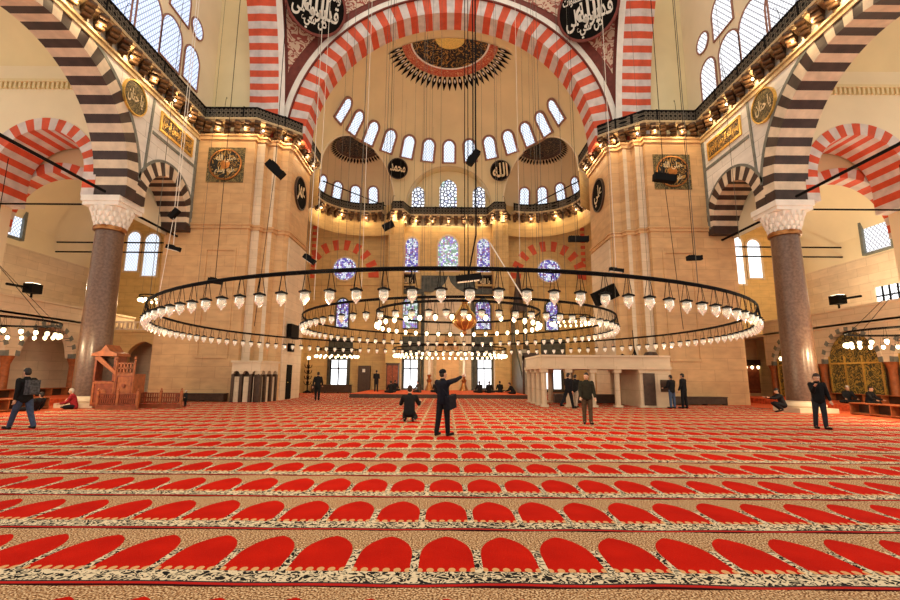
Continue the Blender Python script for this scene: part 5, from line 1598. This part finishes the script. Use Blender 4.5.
def person(label, loc, rz, pose='stand', jacket=(0.012, 0.012, 0.014), trousers=(0.015, 0.014, 0.016), hair=True, haircol=None, H=1.75, leg=((0, 0), (0, 0)), arm=((5, 8, 10), (5, 8, 10)), lean=0.0, head=(0, 0), extra=None, fine=0.014, hat=None, zbase=None, group=None):
    """leg: (thigh pitch, knee bend) for left and right; arm: (pitch, out, elbow); local +Y is where the person faces"""
    k = H / 1.75
    R_ = math.radians
    root = empty('person', loc, rz); tag(root, label, 'person', group)
    J = {}
    up = V((0, math.sin(R_(lean)), math.cos(R_(lean))))
    pel = V((0, 0, 0))
    chest = pel + up * 0.40; neck = pel + up * 0.55; J['neck'] = neck
    hd = neck + V((0, 0.03, 0.135)) + V((0, math.sin(R_(lean)) * .06, 0))
    legs, arms = [], []
    for i, sx in enumerate((-1, 1)):
        hip = pel + V((sx * 0.095, 0, -0.02))
        if pose == 'cross':
            kn = hip + V((sx * 0.30, 0.28, 0.0)); an = V((-sx * 0.10, 0.34, -0.03)); to = an + V((-sx * .14, .05, -.01))
        elif pose == 'kneel':
            kn = hip + V((sx * 0.08, 0.40, -0.16)); an = V((sx * 0.13, -0.03, -0.205)); to = an + V((sx * .06, -.17, -.03))
        else:
            a, kb = leg[i]
            kn = hip + V((sx * 0.015, math.sin(R_(a)), -math.cos(R_(a)))) * 0.43
            an = kn + V((0, math.sin(R_(a - kb)), -math.cos(R_(a - kb)))) * 0.42
            to = an + V((sx * 0.03, 0.17, -0.045 if kb < 25 else -0.12))
        legs.append((hip, kn, an, to))
        sh = chest + up * 0.07 + V((sx * 0.185, 0, 0.0))
        a, ou, eb = arm[i]
        d = V((sx * math.sin(R_(ou)), math.sin(R_(a)) * math.cos(R_(ou)), -math.cos(R_(a)) * math.cos(R_(ou))))
        el = sh + d * 0.29
        d2 = V((sx * math.sin(R_(ou * .3)), math.sin(R_(a + eb)), -math.cos(R_(a + eb)))).normalized()
        wr = el + d2 * 0.25
        arms.append((sh, el, wr, d2))
    low = min(min(l[2].z - 0.085, l[3].z - .02, l[1].z - 0.07) for l in legs)
    if pose in ('cross', 'kneel'): low = min(low, -0.115 if pose == 'cross' else -0.26)
    S_ = V((0, 0, -low))
    T = lambda p: (V(p) + S_) * k
    hm = Matrix.Rotation(R_(head[0]), 3, 'Z') @ Matrix.Rotation(R_(head[1]), 3, 'X')
    hp = lambda x, y, z: T(hd) + hm @ V((x, y, z)) * k
    body = [(T(pel), T(chest), 0.112 * k, 0.112 * k), (T(chest) + V((-.09 * k, 0, 0)), T(chest) + V((.09 * k, 0, 0)), .09 * k, .09 * k), (T(chest), T(neck), 0.09 * k, 0.055 * k), (T(neck), T(hd), 0.055 * k, 0.06 * k),
            (hp(0, 0, 0.02), 0.080 * k, 0.100 * k, 0.116 * k, hm), (hp(0, 0.025, -0.055), 0.060 * k, 0.070 * k, 0.066 * k, hm),
            (hp(0, .092, 0.01), hp(0, .115, -.022), .010 * k, .017 * k), (hp(-.082, -.005, -.005), .012 * k, .024 * k, .034 * k, hm), (hp(.082, -.005, -.005), .012 * k, .024 * k, .034 * k, hm),
            (hp(-.03, .085, -.055), hp(.03, .085, -.055), .011 * k, .011 * k)]
    jk = [(T(pel + up * -.02), T(chest), .152 * k, .150 * k), (T(pel + up * -0.03) + V((-.06 * k, 0, 0)), T(pel + up * -0.03) + V((.06 * k, 0, 0)), .135 * k, .135 * k), (T(pel + up * -.03) + V((-.045 * k, 0, 0)), T(chest) + V((-.05 * k, 0, 0)), .135 * k, 0.130 * k), (T(pel + up * -.03) + V((.045 * k, 0, 0)), T(chest) + V((.05 * k, 0, 0)), .135 * k, 0.130 * k), (T(chest) + V((-.10 * k, 0, .02 * k)), T(chest) + V((.10 * k, 0, .02 * k)), .118 * k, .118 * k), (T(chest), T(neck - up * .03), 0.128 * k, 0.085 * k)]
    tr, shoes = [], []
    tr.append((T(pel + V((-.06, 0, 0))), T(pel + V((.06, 0, 0))), .125 * k, .125 * k))
    for hip, kn, an, to in legs:
        body += [(T(hip), T(kn), .078 * k, .052 * k), (T(kn), T(an), .050 * k, .034 * k), (T(an), T(to), .034 * k, .028 * k)]
        tr += [(T(hip), T(kn), .104 * k, .080 * k), (T(kn), T(an + V((0, 0, .02))), .077 * k, .066 * k)]
        shoes.append([(T(an + V((0, -.03, -.035))), T(to + V((0, .03, .015))), .045 * k, .040 * k), (T(an), T(an + V((0, 0, -.02))), .045 * k, .045 * k)])
    fing = []
    for i, (sh, el, wr, d2) in enumerate(arms):
        sx = -1 if i == 0 else 1
        body += [(T(sh), T(el), .046 * k, .038 * k), (T(el), T(wr), .037 * k, .025 * k)]
        jk += [(T(sh), T(el), .080 * k, .064 * k), (T(el), T(wr - d2 * .03), .062 * k, .048 * k)]
        side = d2.cross(V((0, 1, 0)) if abs(d2.y) < .8 else V((0, 0, 1))).normalized()
        pn = side.cross(d2).normalized()
        palm = wr + d2 * .05
        body += [(T(wr), T(wr + d2 * .085), .026 * k, .034 * k), (T(wr + d2 * .05 - side * .018), T(wr + d2 * .085 + side * .018), .024 * k, .024 * k)]
        for f_, (o_, L1) in enumerate(((-.030, .062), (-.010, .075), (.010, .070), (.029, .054))):
            b0 = wr + d2 * .085 + side * o_; b1 = b0 + (d2 * .9 + pn * .25).normalized() * L1 * .55; b2 = b1 + (d2 * .6 + pn * .7).normalized() * L1 * .5
            body += [(T(b0), T(b1), .0095 * k, .0088 * k), (T(b1), T(b2), .0088 * k, .0075 * k)]
        b0 = wr + d2 * .035 - side * .028 * sx; b1 = b0 + (d2 * .6 - side * sx * .7 + pn * .3).normalized() * .045; b2 = b1 + (d2 * .9 + pn * .3).normalized() * .03
        body += [(T(b0), T(b1), .012 * k, .010 * k), (T(b1), T(b2), .010 * k, .008 * k)]
    me = capsules(body, fine * .62, 2)
    def mk(name, me, mat, parent=root):
        me.materials.clear(); me.materials.append(mat); me.name = name
        o = bpy.data.objects.new(name, me); COL.objects.link(o); o.parent = parent; return o
    bo = mk('body', me, M['skin'])
    mk('jacket', capsules(jk, fine), cloth(jacket))
    mk('trousers', capsules(tr, fine), cloth(trousers))
    for s_ in shoes: mk('shoe', capsules(s_, fine), cloth((0.01, 0.009, 0.008)))
    if hair:
        hs = [(hp(0, -.004, .066), .087 * k, .106 * k, .084 * k, hm), (hp(0, -.045, .01), .083 * k, .066 * k, .095 * k, hm)]
        mk('hair', capsules(hs, fine), M['hair'] if haircol is None else cloth(haircol))
    if hat: mk('cap', capsules([(hp(0, -.008, .075), .092 * k, .110 * k, .08 * k, hm)], fine), cloth(hat))
    b = MB()
    for sx in (-1, 1): b.lathe([(0, -.012), (.011, -.006), (.013, 0), (.011, .006), (0, .012)], hp(sx * .030, .090, .018), 8)
    b.build('eyes', M['whitem'], root, 60, local=True)
    b = MB()
    for sx in (-1, 1): b.lathe([(0, -.006), (.006, 0), (0, .006)], hp(sx * .030, .101, .018), 6)
    b.build('pupils', M['hair'], root, 60, local=True)
    root.rotation_euler = (0, 0, rz)
    return root, T, arms, hp


def D(a): return math.radians(a)
Z0 = V((0, 0, 0.016))
# man with raised camera, centre
r_, T_, ar_, hp_ = person('man in black winter clothes at the centre raising one arm to take a picture', on_floor(443, 437) + Z0, D(-35), jacket=(0.006, 0.007, 0.014), trousers=(0.008, 0.008, 0.010), leg=((-9, 4), (6, 2)), arm=((22, 12, 55), (104, 14, 6)), head=(-18, 10), hat=(0.008, 0.008, 0.012), lean=-4, H=1.78)
sh, el, wr, d2 = ar_[1]
# the camera he holds is a thing of its own
mw = Matrix.Rotation(D(-35), 3, 'Z')
pc = V(r_.location) + mw @ T_(wr + d2 * .13)
t = empty('camera', pc); tag(t, 'small pale compact camera in the raised hand of the man at the centre', 'camera')
b = MB(); b.obox(pc, .11, .035, .07, mw); b.build('camera_body', M['whitem'], t)
b = MB(); b.tube([pc + mw @ V((0, .01, 0)), pc + mw @ V((0, .05, 0))], .024, 12); b.build('lens', M['iron'], t)
# bag at his hip
pb = V(r_.location) + mw @ (T_((0, 0, 0)) + V((.24, .02, -.05)))
t = empty('shoulder_bag', pb); tag(t, 'black shoulder bag hanging at the hip of the man with the camera', 'bag')
b = MB(); b.obox(pb, .12, .34, .36, mw @ Matrix.Rotation(D(12), 3, 'X')); b.build('bag_body', cloth((0.007, 0.008, 0.014)), t)
b = MB(); b.obox(pb + V((0, 0, .11)), .135, .35, .15, mw @ Matrix.Rotation(D(12), 3, 'X')); b.build('flap', cloth((0.010, 0.010, 0.016)), t)
b = MB(); b.tube([pb + mw @ V((0, -.12, .16)), V(r_.location) + mw @ T_((.02, -.15, .38)), V(r_.location) + mw @ T_((-.14, 0, .49))], .016, 6); b.build('strap', cloth((0.010, 0.010, 0.016)), t)
# man looking up, right of centre
person('man in dark green jacket and brown trousers standing with face turned upwards', on_floor(588, 425) + Z0, D(172), jacket=(0.022, 0.020, 0.012), trousers=(0.075, 0.045, 0.025), leg=((3, 2), (-2, 2)), arm=((10, 10, 18), (12, 10, 20)), head=(-25, 14), H=1.74)
person('man in black jacket striding past behind the man who looks up', on_floor(569, 409) + Z0, D(-55), jacket=(0.008, 0.008, 0.010), trousers=(0.008, 0.008, 0.010), leg=((-26, 12), (14, 2)), arm=((18, 8, 40), (-8, 8, 20)), H=1.80)
person('person in dark top and pale trousers half hidden behind the man looking up', on_floor(576, 408) + Z0, D(-40), jacket=(0.012, 0.012, 0.012), trousers=(0.35, 0.27, 0.20), leg=((8, 4), (-10, 6)), arm=((10, 8, 20), (10, 8, 20)), H=1.72)
person('man in black jacket and jeans, left of two by the right pier bench', on_floor(673, 409) + Z0, D(20), jacket=(0.008, 0.008, 0.010), trousers=(0.05, 0.075, 0.13), arm=((15, 8, 60), (10, 8, 20)), H=1.72, leg=((2, 2), (-2, 2)))
person('man all in black, right of two standing by the right pier bench', on_floor(685, 409) + Z0, D(35), jacket=(0.008, 0.008, 0.010), trousers=(0.008, 0.008, 0.010), arm=((5, 10, 20), (15, 10, 40)), H=1.80, leg=((4, 2), (-3, 2)))
# man on the right facing the camera
person('man in black jacket facing the camera in front of the right column', on_floor(822, 430) + Z0, D(170), jacket=(0.006, 0.006, 0.007), trousers=(0.018, 0.020, 0.026), leg=((6, 4), (-6, 3)), arm=((6, 14, 15), (38, 10, 95)), head=(10, -4), hair=True, haircol=(0.05, 0.035, 0.03), H=1.76)
# man walking left with backpack
r_, T_, ar_, hp_ = person('man in black jacket and blue jeans walking to the left edge of the photo', on_floor(20, 430.5) + Z0, D(72), jacket=(0.010, 0.009, 0.009), trousers=(0.040, 0.055, 0.10), leg=((24, 6), (-20, 10)), arm=((-12, 8, 20), (30, 8, 60)), lean=3, H=1.80)
mw = Matrix.Rotation(D(72), 3, 'Z')
pb = V(r_.location) + mw @ (T_((0, 0, .28)) + V((0, -.25, 0)))
t = empty('backpack', pb); tag(t, 'dark patterned backpack on the man walking at the left edge', 'backpack')
b = MB(); b.obox(pb, .30, .17, .42, mw); b.obox(pb + mw @ V((0, -.1, -.07)), .24, .08, .22, mw); b.build('pack_body', plain('grey_patterned_pack', (0.05, 0.05, 0.055), .8, var=.8, scale=16), t)
for sx in (-.1, .1):
    b = MB(); b.tube([pb + mw @ V((sx, .08, .2)), pb + mw @ V((sx, .2, .26)), pb + mw @ V((sx, .38, .1)), pb + mw @ V((sx, .3, -.15))], .018, 6); b.build('shoulder_strap', M['iron'], t)
# praying man sitting on his heels
person('man in black kneeling on his heels in prayer, seen from behind', on_floor(409, 422) + Z0, D(0), 'kneel', jacket=(0.008, 0.008, 0.009), trousers=(0.010, 0.010, 0.011), arm=((34, 20, 70), (34, 20, 70)), lean=10, head=(0, -24), H=2.0, haircol=(0.03, 0.015, 0.01))
# far figures
person('man in dark coat walking away far back before the left lower window', on_floor(317, 401) + Z0, D(10), jacket=(0.012, 0.012, 0.012), trousers=(0.010, 0.010, 0.010), leg=((8, 3), (-8, 6)), arm=((-14, 16, 5), (12, 14, 20)), H=1.78, fine=.02)
PF = lambda x, y: on_floor(x, y, PLZ)
person('man in black standing alone on the raised platform facing the qibla wall', PF(376, 392) + V((0, 0, .01)), D(0), arm=((10, 8, 70), (10, 8, 70)), H=1.70, fine=.02)
SIT = [(391, 393, 20, 'person in black sitting on the platform beside the left dark cabinet'), (394.5, 391, -10, 'second person in black sitting against the left dark cabinet'), (419.5, 392.5, 60, 'person in grey sitting at the right foot of the left clear window'),
       (480, 393, 15, 'left one of two people in black huddled under the right clear window'), (489, 393, -15, 'right one of two people in black huddled under the right clear window'), (500, 392.5, 0, 'person in black sitting alone between the right clear window and the stepped pulpit'),
       (514, 394, 70, 'person in dark clothes leaning forward at the right end of the platform'), (436, 392.5, 0, 'person sitting on the platform just left of the man with the camera')]
for i, (x, y, a, lab) in enumerate(SIT):
    q = PF(x, y); q.y = min(q.y, 41.5)
    person(lab, q + V((0, 0, .01)), D(a), 'cross', jacket=(0.010, 0.010, 0.012) if i != 2 else (0.06, 0.05, 0.04), arm=((30, 12, 40), (30, 12, 40)), lean=12 if i != 6 else 32, H=1.75, fine=.022)
# seated people at the sides
q = on_floor(74, 409)
person('person in red jacket sitting on the floor against the left granite column', V((q.x, q.y, 0.016)), D(115), 'cross', jacket=(0.28, 0.02, 0.025), trousers=(0.010, 0.010, 0.012), arm=((30, 12, 40), (25, 10, 40)), lean=14, haircol=(.45, .4, .33), H=1.75)
q = on_floor(46, 409.5)
person('person in black half lying beside the one in the red jacket', V((q.x + .2, q.y - .9, 0.016)), D(80), 'cross', arm=((20, 14, 20), (20, 10, 20)), lean=-38, H=1.7)
q = on_floor(185, 407)
person('small child in dark coat and pale cap standing by the wooden railing', V((q.x, q.y, .016)), D(160), jacket=(0.02, 0.02, 0.022), trousers=(0.012, 0.012, 0.012), hat=(0.55, 0.5, 0.42), H=0.80, arm=((20, 8, 40), (20, 8, 40)))
q = on_floor(789, 411)
person('person in black crouching with knees drawn up against the right column', V((15.9, 22.4, .016)), D(75), 'stand', leg=((105, 150), (100, 145)), arm=((60, 8, 40), (60, 8, 40)), lean=20, head=(0, -15), H=1.70)
for x, y, a, lab in ((847, 402, 160, 'person in black with pale cap sitting on the aisle platform behind the shoe shelf'), (868, 402, 200, 'person in black sitting on the aisle platform near the right edge of the photo')):
    q = on_x(x, 396, 21.6)
    person(lab, V((21.6, q.y, .33)), D(a), 'cross', arm=((30, 12, 40), (30, 12, 40)), lean=12, H=1.75, hat=(0.5, 0.45, 0.4) if x == 847 else None, fine=.02)
# dark cabinet beside the left clear window
q = PF(400, 392.5)
t = empty('cabinet', (-4.95, 42.0, PLZ)); tag(t, 'dark wooden cabinet standing left of the left clear window', 'cabinet')
b = MB(); b.box(-5.5, -4.4, 41.6, 42.25, PLZ, PLZ + 2.3); b.box(-5.56, -4.34, 41.54, 42.25, PLZ + 2.3, PLZ + 2.42); b.build('carcass', M['woodd'], t)
for x in (-5.42, -4.92):
    b = MB(); b.box(x, x + .45, 41.56, 41.6, PLZ + .15, PLZ + 2.2); d_ = b.build('door', M['wood'], t)
    b = MB(); b.lathe([(0, 0), (.03, .01), (0, .03)], (x + (.38 if x < -5 else .07), 41.55, PLZ + 1.2), 8); b.build('knob', M['gold'], d_)
q = on_y(364, 388, 43.5)
b = MB(); b.box(q.x - .55, q.x + .55, 43.2, 43.75, 0.02, 2.5); dd = b.build('notice_board', M['woodd']); tag(dd, 'dark upright board between the far left window and the man on the platform', 'board')
b = MB(); b.box(q.x - .15, q.x + .1, 43.17, 43.2, 1.9, 2.2); b.build('notice', M['whitem'], dd)
# tall candlesticks either side of the niche
for x, lab in ((429, 'tall brass candlestick left of the prayer niche'), (464, 'tall brass candlestick right of the prayer niche')):
    q = on_y(x, 390, 42.6)
    t = empty('candlestick', (q.x, 42.6, PLZ)); tag(t, lab, 'candlestick')
    b = MB(); b.lathe([(0, 0), (.42, 0), (.40, .1), (.22, .5), (.16, .7), (.24, .85), (.24, .95), (.12, 1.05), (.12, 1.2), (.2, 1.3), (.2, 1.42), (0, 1.44)], (q.x, 42.6, PLZ), 18); b.build('brass_stand', M['bronze'], t, 40)
    b = MB(); b.lathe([(.12, 1.42), (.11, 2.9), (0, 2.95)], (q.x, 42.6, PLZ), 12); b.build('candle', M['whitem'], t, 40)
# plant-like stand at the left end of the qibla wall
q = on_y(307, 392, 42.5)
t = empty('standing_lamp', (q.x, 42.5, 0)); tag(t, 'dark scrolled floor lamp with glowing globe at the left end of the qibla wall', 'lamp')
b = MB(); b.lathe([(0, 0), (.4, 0), (.35, .12), (.06, .25), (.05, 3.0)], (q.x, 42.5, 0), 12)
for zz in (.7, 1.2, 1.7, 2.2):
    for a in range(4): b.tube([(q.x, 42.5, zz), (q.x + .28 * math.cos(a * PI / 2), 42.5 + .28 * math.sin(a * PI / 2), zz + .12), (q.x + .34 * math.cos(a * PI / 2), 42.5 + .34 * math.sin(a * PI / 2), zz + .34)], .035, 6)
b.build('scrolled_stem', M['iron'], t, 40)
b = MB(); b.lathe([(0, 2.98), (.12, 3.02), (.17, 3.15), (.12, 3.28), (0, 3.32)], (q.x, 42.5, 0), 14); b.build('globe', M['bulb'], t, 60)

# ------------------------------------------------------------------ camera, daylight, exposure
cd = bpy.data.cameras.new('camera'); cam = bpy.data.objects.new('camera', cd); COL.objects.link(cam)
cd.sensor_width = 36.0; cd.lens = F / 900 * 36.0; cd.shift_x = (450 - CXP) / 900.0; cd.shift_y = 0
cd.clip_start = 0.05; cd.clip_end = 300
r0, u0, f0 = V((1, 0, 0)), V((0, -sp, cp)), V((0, cp, sp))
rt = r0 * cr + u0 * sr; ut = -r0 * sr + u0 * cr
mm = Matrix((rt, ut, -f0)).transposed().to_4x4(); mm.translation = V((CAMX, 0, EYE))
cam.matrix_world = mm
SC.camera = cam

w = bpy.data.worlds.new('World'); SC.world = w; w.use_nodes = True
bg = w.node_tree.nodes['Background']
bg.inputs[0].default_value = (1.0, 0.92, 0.80, 1); bg.inputs[1].default_value = 0.78
SC.view_settings.view_transform = 'Standard'; SC.view_settings.look = 'None'
SC.view_settings.exposure = 0.62; SC.view_settings.gamma = 1.0
SC.view_settings.use_curve_mapping = False
SC.cycles.use_denoising = True
SC.cycles.max_bounces = 6; SC.cycles.diffuse_bounces = 4; SC.cycles.glossy_bounces = 3
SC.cycles.sample_clamp_indirect = 6.0
SC.cycles.use_light_tree = True
